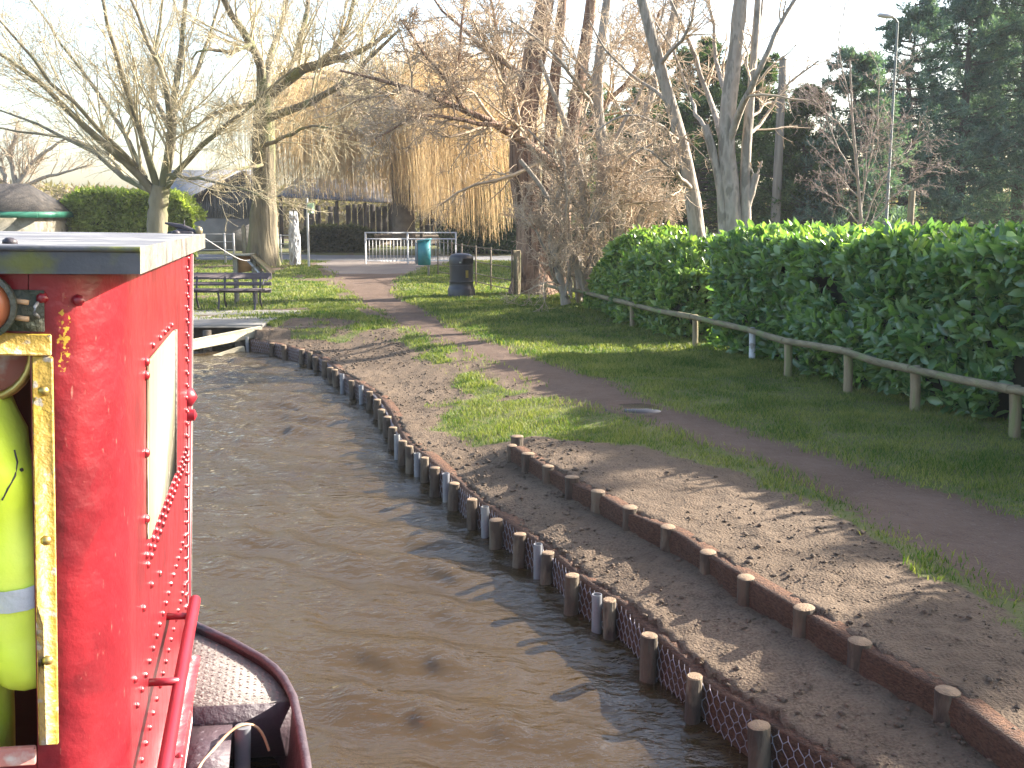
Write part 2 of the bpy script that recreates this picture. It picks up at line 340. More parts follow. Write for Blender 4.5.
PL = np.vstack([[(3.0, 3.0)], PL]); PR = np.vstack([[(4.2, 3.0)], PR]); SO = np.vstack([[(2.6, 3.0)], SO, [(-6.5, 18.3)]])
fx = lambda A, y: np.interp(y, A[:, 1], A[:, 0])
def height(x, y):
    xb = fx(BANK, y); d = x - xb; sl_ = np.abs((fx(BANK, y + .2) - fx(BANK, y - .2)) / .4); cut = .058 * np.sqrt(1 + np.minimum(sl_, 1.5) ** 2) + .045; xc = fx(COIR, y)
    wv = np.where(y < 8.5, 1.0, 0.0); wb = 1 - sstep(8.3, 9.6, y)
    low = .275 + .085 * sstep(0, 1, d / np.maximum(xc - xb, .2))
    zA = np.where(x < xc + .055, low, .475 + .025 * sstep(0, .8, x - xc))
    zB = .28 + .21 * sstep(.1, 2.6, d)
    zz = zA * wb + zB * (1 - wb)
    zz = np.where(y > 8.45, np.where(y < 9.6, zB * (1 - wb) + wb * (.25 + .25 * sstep(-.35, .25, x - xc)), zB), zz)
    zz = np.where(y > 17.3, .42 + .08 * sstep(17.3, 19, y), zz)
    zz = np.where(d < cut, -.7, zz)
    return zz
def zones(x, y):
    pl, pr, so = fx(PL, y), fx(PR, y), fx(SO, y)
    path = np.clip(.5 + (np.minimum(x - pl, pr - x) + .06 + (fbm(x * 1.7, y * 1.1, 15) - .5) * .35) / .45, 0, 1) * (y < 41)
    apron = np.clip(.5 + (y - (31.5 + .8 * fbm(x * 1.3, y * .4, 31))) / 2.5, 0, 1) * path
    so2 = so + (fbm(x * 2.2, y * 1.6, 3) - .5) * .9
    grass = np.clip(.5 + (x - so2) / .25, 0, 1)
    grass = np.where(y > 18.3, 1.0, grass)
    # worn brown patches by the path and on the lawn
    worn = sstep(.50, .62, fbm(x * .9, y * .55, 11)) * (x < pl + .1) * (y > 11) * .95
    worn = np.maximum(worn, (np.abs(x - pl) < .35) * (y > 11) * (x < pl) * sstep(.4, .6, fbm(x * 2, y, 5)) * .9)
    grass = grass * (1 - worn)
    hf = np.interp(y, FY, FX) + .45
    grass = np.where((x > hf) & (y < 22), grass * .2, grass)
    roadc = 42.3 - .12 * x
    road = np.clip(.5 + (2.4 - np.abs(y - roadc)) / .1, 0, 1)
    return grass, path, apron, road
FENCE = [(1015, 437), (915, 410), (848, 392), (788, 376), (752, 360), (695, 348), (632, 328), (578, 306), (545, 300)]
FP = np.array([at(px, py, .5)[:2] for px, py in FENCE]); FP = np.vstack([[(4.75, 7.1), (5.2, 5.6)], FP])[::1]
_o = np.argsort(FP[:, 1]); FY, FX = FP[_o, 1], FP[_o, 0]

def axis(a, b, c0, c1, st, g):
    mid = np.arange(c0, c1, st); L = []; s = st; v = c0
    while v > a: s *= g; v -= s; L.append(v)
    Rr = []; s = st; v = mid[-1]
    while v < b: s *= g; v += s; Rr.append(v)
    return np.concatenate([L[::-1], mid, Rr])
xs = axis(-700, 700, -6.2, 6.4, .038, 1.14)
ys = [-3.0]; 
while ys[-1] < 1500:
    y = ys[-1]
    s = .035 if 2.5 < y < 7 else (.3 if y < 2.5 else (.0058 * y if y < 20 else (.012 * y if y < 50 else .05 * y)))
    ys.append(y + s)
ys = np.array(ys)
X, Y = np.meshgrid(xs, ys); Z = height(X, Y)
gr, pa, ap, ro = zones(X, Y)
so_w = (1 - gr) * (1 - pa) * (Z > 0)
near = (Y < 30) & (np.abs(X) < 12)
Z = Z + near * so_w * ((fbm(X * 6, Y * 6, 1, 4) - .5) * .045 + (vnoise(X * 19, Y * 19, 9) - .5) * .018 + (vnoise(X * 2.1, Y * 2.1, 4) - .5) * .03)
Z = Z + near * pa * (Z > 0) * ((fbm(X * 3, Y * 3, 2) - .5) * .05 - .025)
Z = Z + near * gr * (1 - pa) * (fbm(X * 2.5, Y * 2.5, 6) - .5) * .05
Z = np.where((ro > .5), .47, Z)
nx, ny = len(xs), len(ys); ii = (np.arange(ny - 1)[:, None] * nx + np.arange(nx - 1)[None]).ravel()
_pc = at(640, 407, .48); _q = ((X - _pc[0]) / .30) ** 2 + ((Y - _pc[1]) / .34) ** 2 + (fbm(X * 5, Y * 5, 12) - .5) * 1.5
Z = np.where(_q < 1.6, Z * sstep(1, 1.6, _q) + (1 - sstep(1, 1.6, _q)) * (.457 + .024 * np.maximum(_q, 0)), Z)
g = big_mesh('ground', np.stack([X, Y, Z], -1), np.stack([ii, ii + 1, ii + nx + 1, ii + nx], 1), M['ground'], smooth=True)
tag(g, kind='structure')
for nm, arr in (('grass', gr), ('path', pa), ('apron', ap), ('road', ro)):
    a = g.data.attributes.new(nm, 'FLOAT', 'POINT'); a.data.foreach_set('value', arr.ravel().astype(np.float32))
def gz(x, y):
    return height(np.asarray(x, float), np.asarray(y, float))

# water
wx = np.arange(-9, 3.2, .032); wy = np.concatenate([np.arange(.6, 8, .032), np.arange(8, 18.9, .05)])
WX, WY = np.meshgrid(wx, wy)
WZ = np.zeros_like(WX); WLEV = .09; wr = np.random.default_rng(3)
for i in range(26):
    lam = wr.uniform(.14, .75); th = wr.normal(1.25, .5); k = 2 * math.pi / lam
    ph = wr.uniform(0, 6.28) + 1.6 * vnoise(WX * .9 + i, WY * .9, i)
    WZ += .0027 * (lam / .3) ** .8 * np.sin(k * (WX * math.cos(th) + WY * math.sin(th)) + ph)
WZ = WZ * (.5 + 1.0 * fbm(WX * .7, WY * .7, 8)) + WLEV
nx2 = len(wx); ii = (np.arange(len(wy) - 1)[:, None] * nx2 + np.arange(nx2 - 1)[None]).ravel()
tag(big_mesh('water', np.stack([WX, WY, WZ], -1), np.stack([ii, ii + 1, ii + nx2 + 1, ii + nx2], 1), M['water'], smooth=True), kind='structure')
b = MB(); b.box((-35, 9, WLEV - .02), (51.9, 22, .04)); b.box((-2.9, -6, WLEV - .02), (12.2, 13.1, .04))
tag(b.build('canal_water', M['water']), kind='structure')

# ------------------------------------------------------------------ tree growing (vectorised)
def norm(a): return a / (np.linalg.norm(a, axis=-1, keepdims=True) + 1e-9)
def resample(pts, n):
    pts = np.array(pts, float); d = np.concatenate([[0], np.cumsum(np.linalg.norm(np.diff(pts, axis=0), axis=1))])
    t = np.linspace(0, d[-1], n)
    # catmull-like smoothing through dense interpolation
    q = np.stack([np.interp(t, d, pts[:, k]) for k in range(3)], 1)
    for _ in range(2): q[1:-1] = .5 * q[1:-1] + .25 * (q[:-2] + q[2:])
    return q
def grow(Pp, Rp, m, t0, length, ang, up, wig, n, rr, r_, grav=0.0, tpow=1.0):
    """children for each parent polyline. Pp (N,k,3) Rp (N,k)"""
    N, k, _ = Pp.shape
    t = t0 + (1 - t0) * r_.random((N, m)) ** tpow; f = t * (k - 1); i = np.minimum(f.astype(int), k - 2); fr = (f - i)[..., None]
    ar = np.arange(N)[:, None]
    s = Pp[ar, i] * (1 - fr) + Pp[ar, i + 1] * fr
    tg = norm(Pp[ar, i + 1] - Pp[ar, i])
    rad = (Rp[ar, i] * (1 - fr[..., 0]) + Rp[ar, i + 1] * fr[..., 0])
    rv = norm(r_.normal(size=(N, m, 3))); side = norm(np.cross(tg, rv))
    a = np.radians(r_.normal(ang, ang * .25, (N, m)))[..., None]
    d = norm(tg * np.cos(a) + side * np.sin(a) + np.array([0, 0, up]))
    plen = np.linalg.norm(Pp[:, -1] - Pp[:, 0], axis=1)[:, None]
    Lc = plen * length * r_.uniform(.55, 1.25, (N, m)) * (1.15 - .6 * t)
    M_ = N * m; s = s.reshape(M_, 3); d = d.reshape(M_, 3); Lc = Lc.reshape(M_); r0 = np.minimum(rad.reshape(M_) * rr, rad.reshape(M_) * .9)
    pts = [s]; cur = s
    for j in range(n - 1):
        d = norm(d + r_.normal(0, wig, (M_, 3)) + np.array([0, 0, grav])); cur = cur + d * (Lc / (n - 1))[:, None]; pts.append(cur)
    Pn = np.stack(pts, 1); tap = np.linspace(1, .3, n)
    return Pn, r0[:, None] * tap[None]
def tubes(groups):
    """groups: list of (P (N,n,3), R (N,n), sides)"""
    VV = []; FF = []; off = 0
    for Pn, Rn, k in groups:
        N, n, _ = Pn.shape
        if N == 0: continue
        T = np.empty_like(Pn); T[:, 1:-1] = Pn[:, 2:] - Pn[:, :-2]; T[:, 0] = Pn[:, 1] - Pn[:, 0]; T[:, -1] = Pn[:, -1] - Pn[:, -2]; T = norm(T)
        mt = np.abs(norm(Pn[:, -1] - Pn[:, 0])); ref = np.where((mt[:, 2] > .7)[:, None], np.array([1., 0, 0]), np.array([0, 0, 1.]))
        e1 = norm(np.cross(T, ref[:, None])); e2 = np.cross(T, e1); an = np.arange(k) * 2 * math.pi / k
        V = Pn[:, :, None] + Rn[:, :, None, None] * (e1[:, :, None] * np.cos(an)[:, None] + e2[:, :, None] * np.sin(an)[:, None])
        base = (np.arange(N) * n * k)[:, None, None] + (np.arange(n - 1) * k)[None, :, None]; j = np.arange(k)[None, None]
        F = np.stack([base + j, base + (j + 1) % k, base + k + (j + 1) % k, base + k + j], -1).reshape(-1, 4) + off
        VV.append(V.reshape(-1, 3)); FF.append(F); off += N * n * k
    return np.concatenate(VV), np.concatenate(FF)
def poly(l, D, rpx, n=10, r_=None):
    """l: list of (px,py[,dDepth]); rpx (r0,r1) radius in px at depth D -> world polyline and radii"""
    pts = [P(q[0], q[1], D + (q[2] if len(q) > 2 else 0)) for q in l]
    p = resample(pts, n); r = np.linspace(rpx[0], rpx[1], n) * D / FPX
    if r_ is not None: p[1:] += r_.normal(0, .02, (n - 1, 3)) * D / 25
    return p, r
def tree(name, label, base, trunk, limbs, D, mats, seed, levels, cat='tree', group=None, sides=10, extra=None):
    r_ = np.random.default_rng(seed)
    root = thing(name, label, cat, base, group)
    tp = []
    b = MB()
    for l, rp in trunk:
        p, r = poly(l, D, rp, 14)
        if abs(p[0][2] - base[2]) < .6: r = r * (1 + .45 * np.exp(-np.arange(14) * 1.2)); 
        r = r * (1 + .06 * r_.normal(size=14)); b.tube(p, r, sides); tp.append((p, r))
    smooth_by_angle(b.build('trunk', mats[0], root), 80)
    LP = []; LR = []
    for l, rp in limbs:
        p, r = poly(l, D, rp, 10, r_)
        LP.append(p); LR.append(r)
    LP = np.array(LP); LR = np.array(LR) * .78
    if len(limbs):
        V, F = tubes([(LP, LR, 7)]); big_mesh('limb', V, F, mats[0], root, True)
    src = [(LP, LR)] if len(limbs) else []
    if extra: src += extra
    G = []
    Pq = np.concatenate([a for a, _ in src]); Rq = np.concatenate([a for _, a in src])
    for (m, t0, ln, ang, up, wig, n, rr, sd, grav, rmin) in levels:
        Pq, Rq = grow(Pq, Rq, m, t0, ln, ang, up, wig, n, rr, r_, grav)
        Rq = np.maximum(Rq, rmin); G.append((Pq, Rq, sd))
    V, F = tubes(G); big_mesh('crown', V, F, mats[1], root, True)
    return root

LV = [(11, .06, .55, 30, .2, .10, 8, .34, 4, .05, .008), (8, .12, .5, 36, .1, .14, 6, .55, 3, .01, .0055), (9, .1, .6, 42, 0, .2, 4, .7, 3, -.03, .0038)]
# T1: spreading tree at far left
tree('bare_tree', 'spreading bare tree with many long fanning limbs behind the boat roof at far left', (P(158, 262, 33)[0], 33, .5),
     [([(158, 258), (157, 235), (158, 205), (161, 186)], (11, 8.5))],
     [([(156, 195), (135, 168), (110, 150, -1), (80, 120, -2), (50, 90, -2), (20, 65, -3), (-25, 40, -3)], (6, 1.5)),
      ([(156, 192), (125, 180, 1), (100, 155, 2), (70, 138, 3), (40, 125, 3), (0, 110, 4)], (4.5, 1.2)),
      ([(158, 190), (148, 160), (140, 130, -1), (128, 100, -1), (120, 60, -2), (105, 20, -2), (95, -25, -3)], (5, 1.5)),
      ([(163, 190), (170, 150), (172, 110, -2), (165, 75, -2), (150, 50, -3), (138, 20, -3), (125, -15, -3)], (6, 1.5)),
      ([(163, 190), (171, 150, 1), (174, 100, 1), (179, 60, 2), (185, 20, 2), (190, -25, 2)], (7, 2)),
      ([(166, 188), (190, 155, -1), (215, 133, -2), (240, 115, -3), (262, 95, -3), (295, 68, -4)], (4.2, 1)),
      ([(145, 178), (122, 125, 1), (105, 100, 2), (85, 75, 2), (60, 40, 3), (30, 0, 3)], (4, 1)),
      ([(150, 186), (110, 150, 3), (60, 135, 4), (0, 128, 5), (-40, 120, 5)], (3.5, 1)),
      ([(172, 115), (195, 75, 2), (212, 35, 3), (222, -15, 3)], (4, 1.2)),
      ([(170, 130), (150, 90, 3), (158, 40, 4), (165, -20, 4)], (4, 1.2)),
      ([(164, 175), (205, 180, -2), (240, 185, -3), (268, 200, -3)], (2.5, .7)),
      ([(140, 170), (90, 120, -3), (40, 70, -4), (-10, 10, -5)], (3.5, 1))],
     33, (M['bark_ash'], M['twig_ash']), 11, LV)
# T2: big trunk
tree('bare_tree', 'tall bare tree with the thickest mossy trunk, behind the lectern board', (P(262, 268, 36)[0], 36, .5),
     [([(262, 268), (263, 235), (265, 190), (263, 150), (264, 112), (266, 92)], (14, 9.5))],
     [([(263, 100), (262, 60), (246, 36, -1), (226, 5, -1), (212, -30, -2)], (7, 2.5)),
      ([(266, 98), (288, 76), (310, 66, -1), (335, 62, -2), (360, 52, -3), (392, 30, -3)], (8, 2)),
      ([(268, 118), (300, 108, -1), (322, 97, -2), (345, 85, -3), (368, 60, -3), (400, 30, -4)], (5.5, 1.5)),
      ([(290, 78), (298, 50, 1), (305, 20, 1), (312, -25, 2)], (5, 2)),
      ([(264, 102), (235, 106, -1), (205, 118, -2), (185, 135, -3)], (4, 1)),
      ([(266, 92), (270, 55, 2), (285, 20, 3), (290, -25, 3)], (5, 2)),
      ([(320, 64, -1), (345, 35, -2), (352, 0, -2), (365, -30, -2)], (4, 1.5)),
      ([(265, 145), (290, 135, -3), (312, 122, -4), (330, 128, -5)], (3, 1)),
      ([(264, 165), (235, 170, -3), (215, 185, -4)], (2.5, .8)),
      ([(250, 45, -1), (225, 55, -2), (205, 45, -3), (190, 60, -3)], (3, 1)),
      ([(345, 85, -3), (375, 95, -4), (400, 90, -5), (425, 100, -5)], (3, .8))],
     36, (M['bark_big'], M['twig_ash']), 12, LV)
# far-left small crown behind the shed
tree('bare_tree', 'low pinkish bare tree rising behind the dark-roofed hut at the left edge', (P(15, 250, 50)[0], 50, .5),
     [([(12, 248), (14, 200), (18, 185)], (6, 5))],
     [([(14, 195), (0, 170), (-20, 140)], (4, 1)), ([(16, 190), (30, 165), (45, 150), (75, 135)], (4, 1)), ([(18, 188), (50, 175), (90, 165)], (3, .8)), ([(16, 190), (10, 150), (20, 120)], (4, 1))],
     50, (M['bark_pale'], M['twig_haw']), 13, LV)
# T3 central reddish
tree('bare_tree', 'stout reddish stringy-barked tree in the middle with a long limb reaching left', (P(537, 294, 24)[0], 24, .5),
     [([(534, 294), (532, 240), (525, 180), (520, 135), (528, 85), (540, 35), (550, -30)], (19, 8)),
      ([(558, 294), (562, 235), (566, 175), (574, 110), (586, 45), (595, -30)], (9, 5)),
      ([(540, 290), (548, 220), (548, 160), (553, 95), (560, 30), (565, -30)], (8, 4))],
     [([(560, 172), (540, 152, -1), (500, 124, -2), (450, 105, -2), (400, 84, -3), (340, 70, -3)], (6.5, 1.2)),
      ([(525, 140), (505, 100, 1), (500, 50, 1), (490, -10, 1)], (5, 1.5)),
      ([(440, 108, -2), (458, 70, -2), (463, 20, -2), (468, -20, -2)], (2.5, 1)),
      ([(500, 124, -2), (470, 125, -3), (440, 112, -3), (400, 120, -4), (375, 140, -4)], (3, .8)),
      ([(565, 150), (600, 110, 1), (640, 70, 1), (660, 10, 1)], (5, 1.5)),
      ([(530, 80), (480, 45, 1), (440, 10, 2), (420, -20, 2)], (4, 1)),
      ([(470, 115, -2), (430, 60, -3), (400, 20, -3)], (2.5, .8))],
     24, (M['bark_red'], M['twig_haw']), 14, [(18, .06, .45, 50, .15, .2, 7, .5, 4, 0, .009), (11, .08, .5, 50, .05, .26, 6, .6, 3, 0, .006), (8, .1, .6, 50, 0, .3, 5, .7, 3, 0, .0042)])
# T4 hawthorn thicket
tree('hawthorn_tree', 'many-stemmed pale twiggy thorn tree crowding right of the reddish trunk', (P(598, 304, 21)[0], 21, .5),
     [([(598, 304), (597, 250), (600, 200), (606, 150), (594, 100), (600, 50), (610, -20)], (7, 4)),
      ([(612, 298), (618, 240), (622, 190), (636, 150), (648, 100), (668, 50), (680, -20)], (6, 3)),
      ([(566, 304), (556, 262), (548, 235), (556, 200), (575, 160)], (4, 2.2)),
      ([(590, 304), (575, 262), (560, 225), (545, 190), (520, 160)], (4, 2)),
      ([(606, 300), (585, 220), (580, 160), (560, 110), (540, 60)], (4.5, 2)),
      ([(625, 290), (636, 225), (660, 170), (690, 140)], (4, 2))],
     [([(598, 240), (570, 200), (555, 160, -1), (530, 130, -1)], (3.5, 1)),
      ([(600, 200), (625, 160, -1), (650, 140, -1), (680, 150, -1)], (3.5, 1)),
      ([(606, 150), (640, 100), (655, 50), (665, 0)], (3, 1)),
      ([(594, 110), (570, 70, -1), (540, 40, -1), (510, 20, -1)], (3, 1)),
      ([(620, 200), (645, 205, -1), (665, 195, -1), (680, 215, -1)], (2.5, .8)),
      ([(558, 285), (545, 250, -1), (535, 225, -1), (520, 215, -1)], (2.2, .8)),
      ([(575, 262), (590, 225, -1), (600, 190, -1), (620, 180, -1)], (2.2, .8)),
      ([(550, 270), (565, 230, -1), (570, 190, -1), (560, 150, -1)], (2.2, .8)),
      ([(630, 250), (645, 215), (660, 190), (650, 150)], (2.5, .8)),
      ([(600, 60), (630, 30, 1), (650, -10, 1)], (2.5, .8)), ([(600, 90), (560, 40, 1), (540, -10, 1)], (2.5, .8))],
     21, (M['bark_pale'], M['twig_haw']), 15, [(15, .05, .55, 48, .12, .22, 7, .5, 4, 0, .007), (10, .08, .5, 52, .03, .28, 6, .6, 3, 0, .005), (7, .1, .6, 52, 0, .3, 4, .7, 3, 0, .0035)])
_r = np.random.default_rng(44)
_l = []
for i in range(40):
    b0 = _r.uniform(562, 640); tp = b0 + _r.uniform(-35, 45); yt = _r.uniform(120, 235); dd = _r.uniform(-1.2, 1.5)
    _l.append(([(b0, 299 + dd * 3, dd), (b0 + (tp - b0) * .25 + _r.uniform(-6, 6), 299 + (yt - 299) * .35, dd), (b0 + (tp - b0) * .6 + _r.uniform(-8, 8), 299 + (yt - 299) * .7, dd), (tp, yt, dd + _r.uniform(-.5, .5))], (1.7, .6)))
tree('thorn_shrub', 'dense thicket of thin upright shoots around the foot of the pale thorn tree', (P(590, 304, 22)[0], 22, .5), [([(580, 302), (575, 250), (580, 200)], (2.5, 1.5))], _l, 22, (M['bark_pale'], M['twig_haw']), 45,
     [(12, .05, .38, 45, .15, .25, 5, .6, 3, 0, .005), (6, .1, .5, 50, .05, .3, 4, .7, 3, 0, .0035)], 'shrub')
# T5, T6 pale trunks behind the hedge
tree('bare_tree', 'single pale leaning trunk just left of the pale many-forked tree', (P(703, 300, 18)[0], 18, .5),
     [([(704, 305), (699, 250), (694, 200), (684, 150), (670, 100), (655, 50), (642, 0), (632, -40)], (8, 5))],
     [([(692, 190), (672, 168, -1), (655, 150, -1), (640, 148, -1)], (3.2, 1)), ([(672, 105), (640, 80, 1), (610, 60, 1), (590, 20, 1)], (3, 1)),
      ([(660, 65), (690, 30, -1), (700, -20, -1)], (3, 1)), ([(680, 140), (655, 120, -1), (620, 110, -1), (600, 130, -1)], (2.5, .8))],
     18, (M['bark_pale'], M['twig_haw']), 16, [(12, .1, .5, 45, .15, .2, 6, .5, 4, 0, .006), (8, .1, .5, 48, 0, .25, 5, .6, 3, 0, .004), (6, .1, .5, 50, 0, .3, 4, .7, 3, 0, .003)])
tree('bare_tree', 'pale many-forked tree standing behind the hedge beside the cut stump limb', (P(735, 305, 17)[0], 17, .5),
     [([(735, 310), (733, 225), (732, 185), (723, 150), (727, 110), (735, 60), (740, 0), (745, -40)], (11, 6)),
      ([(745, 300), (747, 220), (743, 180), (748, 130), (752, 80), (757, 20), (760, -40)], (6, 3)),
      ([(726, 300), (722, 225), (722, 190), (712, 150), (705, 125)], (5, 4)),
      ([(738, 235), (742, 222), (752, 190), (756, 174)], (4.5, 3.8))],
     [([(724, 150), (733, 125), (755, 80, -1), (775, 35, -1), (798, -10, -1)], (5.5, 2)),
      ([(722, 140), (710, 100, 1), (695, 60, 1), (670, 0, 1)], (4.5, 2)),
      ([(745, 140), (765, 120, 1), (780, 90, 1), (800, 70, 1), (818, 62, 1)], (3, 1)),
      ([(748, 120), (770, 100, 1), (790, 95, 1)], (2.2, .8)), ([(728, 105), (715, 60, 1), (712, 10, 1), (700, -30, 1)], (4, 1.5)),
      ([(735, 70), (760, 30, 1), (765, -20, 1)], (3, 1.2)), ([(753, 178), (750, 165), (747, 160)], (1.5, .8)), ([(755, 176), (760, 168), (762, 160)], (1.5, .8)),
      ([(705, 128), (690, 100, 1), (680, 60, 1), (655, 20, 1)], (3, 1))],
     17, (M['bark_pale'], M['twig_haw']), 17, [(6, .2, .4, 40, .2, .18, 6, .5, 4, 0, .006), (4, .15, .5, 45, .05, .25, 5, .6, 3, 0, .004), (3, .1, .5, 50, 0, .3, 4, .7, 3, 0, .003)])
tree('bare_tree', 'thin brownish twiggy bare tree in front of the right conifers', (P(860, 300, 24)[0], 24, .5),
     [([(862, 290), (862, 230), (858, 180), (852, 120), (850, 60)], (2, .8))],
     [([(862, 230), (880, 180), (905, 150), (930, 130)], (1.2, .4)), ([(860, 215), (870, 160), (882, 110), (878, 70)], (1.2, .4)), ([(858, 180), (835, 145), (825, 110), (800, 90)], (1.1, .4)),
      ([(856, 160), (875, 130), (900, 125), (915, 118)], (1.1, .4)), ([(860, 200), (840, 175), (815, 150)], (1.1, .4)), ([(853, 120), (845, 80), (835, 40), (850, -20)], (1, .4)), ([(862, 235), (890, 200), (925, 170), (935, 165)], (1.2, .4)),
      ([(860, 225), (835, 200), (810, 180)], (1, .3)), ([(856, 150), (840, 120), (805, 100), (780, 98)], (1, .3))],
     24, (M['bark_pale'], M['twig_pink']), 18, [(10, .15, .5, 40, .12, .18, 6, .5, 3, 0, .005), (8, .15, .5, 45, .0, .25, 5, .6, 3, -.05, .0035), (5, .15, .5, 45, .0, .25, 4, .6, 3, -.08, .003)])

# willow
def willow():
    r_ = np.random.default_rng(21); D = 46; base = P(403, 243, D)
    root = thing('willow_tree', 'weeping willow with golden hanging strands in front of the open barn', 'tree', (base[0], D, .5))
    b = MB(); p, r = poly([(404, 246), (404, 215), (401, 170), (392, 120), (385, 90)], D, (12, 8), 12); b.tube(p, r, 10); smooth_by_angle(b.build('trunk', M['willow_bark'], root), 80)
    ls = []; hub = p[-3]
    for i in range(22):
        a = i * 2 * math.pi / 22 + r_.uniform(-.1, .1); rad = r_.uniform(3, 6.8) * (1.25 if math.cos(a) < -.2 else 1); zt = 8.6 + r_.uniform(-1.5, 1.8) - rad * .25
        e = np.array([base[0] - .3 + rad * math.cos(a), D + rad * .85 * math.sin(a), zt]); mid = (hub + e) / 2 + np.array([0, 0, 1.0])
        ls.append(resample([hub, mid, e, e + (e - hub) * np.array([.15, .15, -.1])], 10))
    ls = np.array(ls); lr = np.tile(np.linspace(.13, .03, 10), (22, 1)); V, F = tubes([(ls, lr, 6)]); big_mesh('limb', V, F, M['willow_bark'], root, True)
    # strands
    N = 8200; li = r_.integers(0, 22, N); t = r_.uniform(2.5, 9, N); i0 = np.minimum(t.astype(int), 8); f = (t - i0)[:, None]
    s = ls[li, i0] * (1 - f) + ls[li, i0 + 1] * f; out = norm((s - np.array([base[0], D, 0])) * np.array([1, 1, 0])); s = s + r_.normal(0, .45, (N, 3))
    rad = np.linalg.norm((s - np.array([base[0], D, 0]))[:, :2], axis=1)
    xs_ = s[:, 0]
    pxb = 512 + xs_ / D * FPX
    zb = np.interp(pxb, [250, 285, 350, 400, 440, 480, 510], [3.9, 3.0, 2.9, 2.6, 1.6, 1.0, 2.5])
    zb = zb + np.abs(r_.normal(0, 1.0, N)) ** 1.3 + (r_.random(N) < .5) * r_.uniform(0, 4, N)
    n = 8; k = np.linspace(0, 1, n)
    L = np.maximum(s[:, 2] - zb, .6)
    drift = (.55 + .12 * rad)[:, None] * (1 - (1 - k[None]) ** 2.2)
    lean = np.array([.25, -.1, 0])
    Pn = s[:, None] + out[:, None] * drift[..., None] * .5 + lean * (k[None, :, None] * (L / 4)[:, None, None])
    Pn[:, :, 2] = s[:, 2][:, None] + .25 * np.sin(k * 3.14)[None] - L[:, None] * k[None] ** 1.25
    Pn[:, 1:] += np.cumsum(r_.normal(0, .035, (N, n - 1, 3)), 1)
    Rn = np.tile(np.linspace(.0075, .0045, n), (N, 1))
    V, F = tubes([(Pn, Rn, 3)]); big_mesh('hanging_strands', V, F, M['willow'], root, True)
    tw, tr_ = grow(Pn[::3], Rn[::3], 3, .1, .22, 25, -.2, .2, 4, .8, r_); V, F = tubes([(tw, np.maximum(tr_, .005), 3)]); big_mesh('side_twigs', V, F, M['willow'], root, True)
willow()

# ------------------------------------------------------------------ conifers
def tri_leaves(c, d, L, W, r_):
    """single thin triangles/diamonds"""
    s = norm(np.cross(d, norm(r_.normal(size=c.shape)))); L = L[:, None]; W = W[:, None]
    V = np.stack([c, c + d * L * .45 + s * W, c + d * L, c + d * L * .45 - s * W], 1)
    n = len(c); return V.reshape(-1, 3), (np.arange(n)[:, None] * 4 + np.arange(4)[None])
def conifer(label, x, y, h, rad, seed, m, bare=.12, dens=1.0, group='conifers behind the hedge', droop=-.05):
    r_ = np.random.default_rng(seed); z0 = .45
    root = thing('conifer_tree', label, 'tree', (x, y, z0), group)
    nb = int(150 * dens); hh = bare * h + (1 - bare) * h * np.sort(r_.random(nb)) ** .9
    az = r_.uniform(0, 2 * math.pi, nb); lr = np.clip(1 - (hh / h - bare) / (1 - bare), 0, 1)
    L = rad * (.22 + .78 * lr ** .75) * r_.uniform(.6, 1.15, nb)
    n = 6; k = np.linspace(0, 1, n)
    d = np.stack([np.cos(az), np.sin(az)], 1)
    Pn = np.zeros((nb, n, 3)); Pn[:, :, 0] = x + d[:, :1] * L[:, None] * k; Pn[:, :, 1] = y + d[:, 1:] * L[:, None] * k
    Pn[:, :, 2] = z0 + hh[:, None] + L[:, None] * (droop * k + .35 * k ** 2 * .6 + .05)
    b = MB(); tp = np.array([[x + r_.normal(0, .04), y + r_.normal(0, .04), z0 + h * t] for t in np.linspace(-.01, .97, 9)]); b.tube(tp, np.linspace(.022 * h + .03, .02, 9), 8)
    smooth_by_angle(b.build('trunk', M['conifer_bark'], root), 80)
    V, F = tubes([(Pn, np.tile(np.linspace(.035, .01, n), (nb, 1)), 4)]); big_mesh('limb', V, F, M['conifer_bark'], root, True)
    # sprays: secondary twigs covered in leaflets
    tw, _ = grow(Pn, np.full((nb, n), .01), 11, .15, .42, 46, .16, .14, 4, 1, r_)
    tw2 = tw.reshape(-1, 4, 3); q = 38
    t = r_.random((len(tw2), q)) * 2.999; i0 = t.astype(int); f = (t - i0)[..., None]; ar = np.arange(len(tw2))[:, None]
    c = (tw2[ar, i0] * (1 - f) + tw2[ar, i0 + 1] * f); dr = norm(norm(tw2[ar, i0 + 1] - tw2[ar, i0]) + r_.normal(0, .55, c.shape) + np.array([0, 0, .1]))
    c = (c + r_.normal(0, .035, c.shape)).reshape(-1, 3); dr = dr.reshape(-1, 3); N = len(c)
    V, F = tri_leaves(c, dr, r_.uniform(.09, .22, N) * (h / 10) ** .3, r_.uniform(.010, .024, N), r_); big_mesh('foliage', V, F, m, root)
    return root
def cpx(px, D): return P(px, 250, D)[0]
conifer('dark conifer farthest left, behind the thorn tree', cpx(650, 38), 38, 6.4, 2.6, 31, M['conifer'])
conifer('dark broad conifer directly behind the pale single trunk', cpx(695, 36), 36, 7.3, 2.8, 32, M['conifer'])
conifer('dark conifer behind the wooden utility pole', cpx(752, 40), 40, 7.4, 2.5, 33, M['conifer'])
conifer('smaller ragged conifer just right of the utility pole', cpx(800, 34), 34, 5.6, 1.9, 34, M['conifer'])
conifer('narrow open conifer left of the tall street lamp', cpx(848, 33), 33, 6.6, 2.2, 35, M['conifer_b'], .06, .8)
conifer('tall conifer directly behind the street lamp, open at the bottom', cpx(900, 38), 38, 9.0, 2.8, 36, M['conifer_b'], .08)
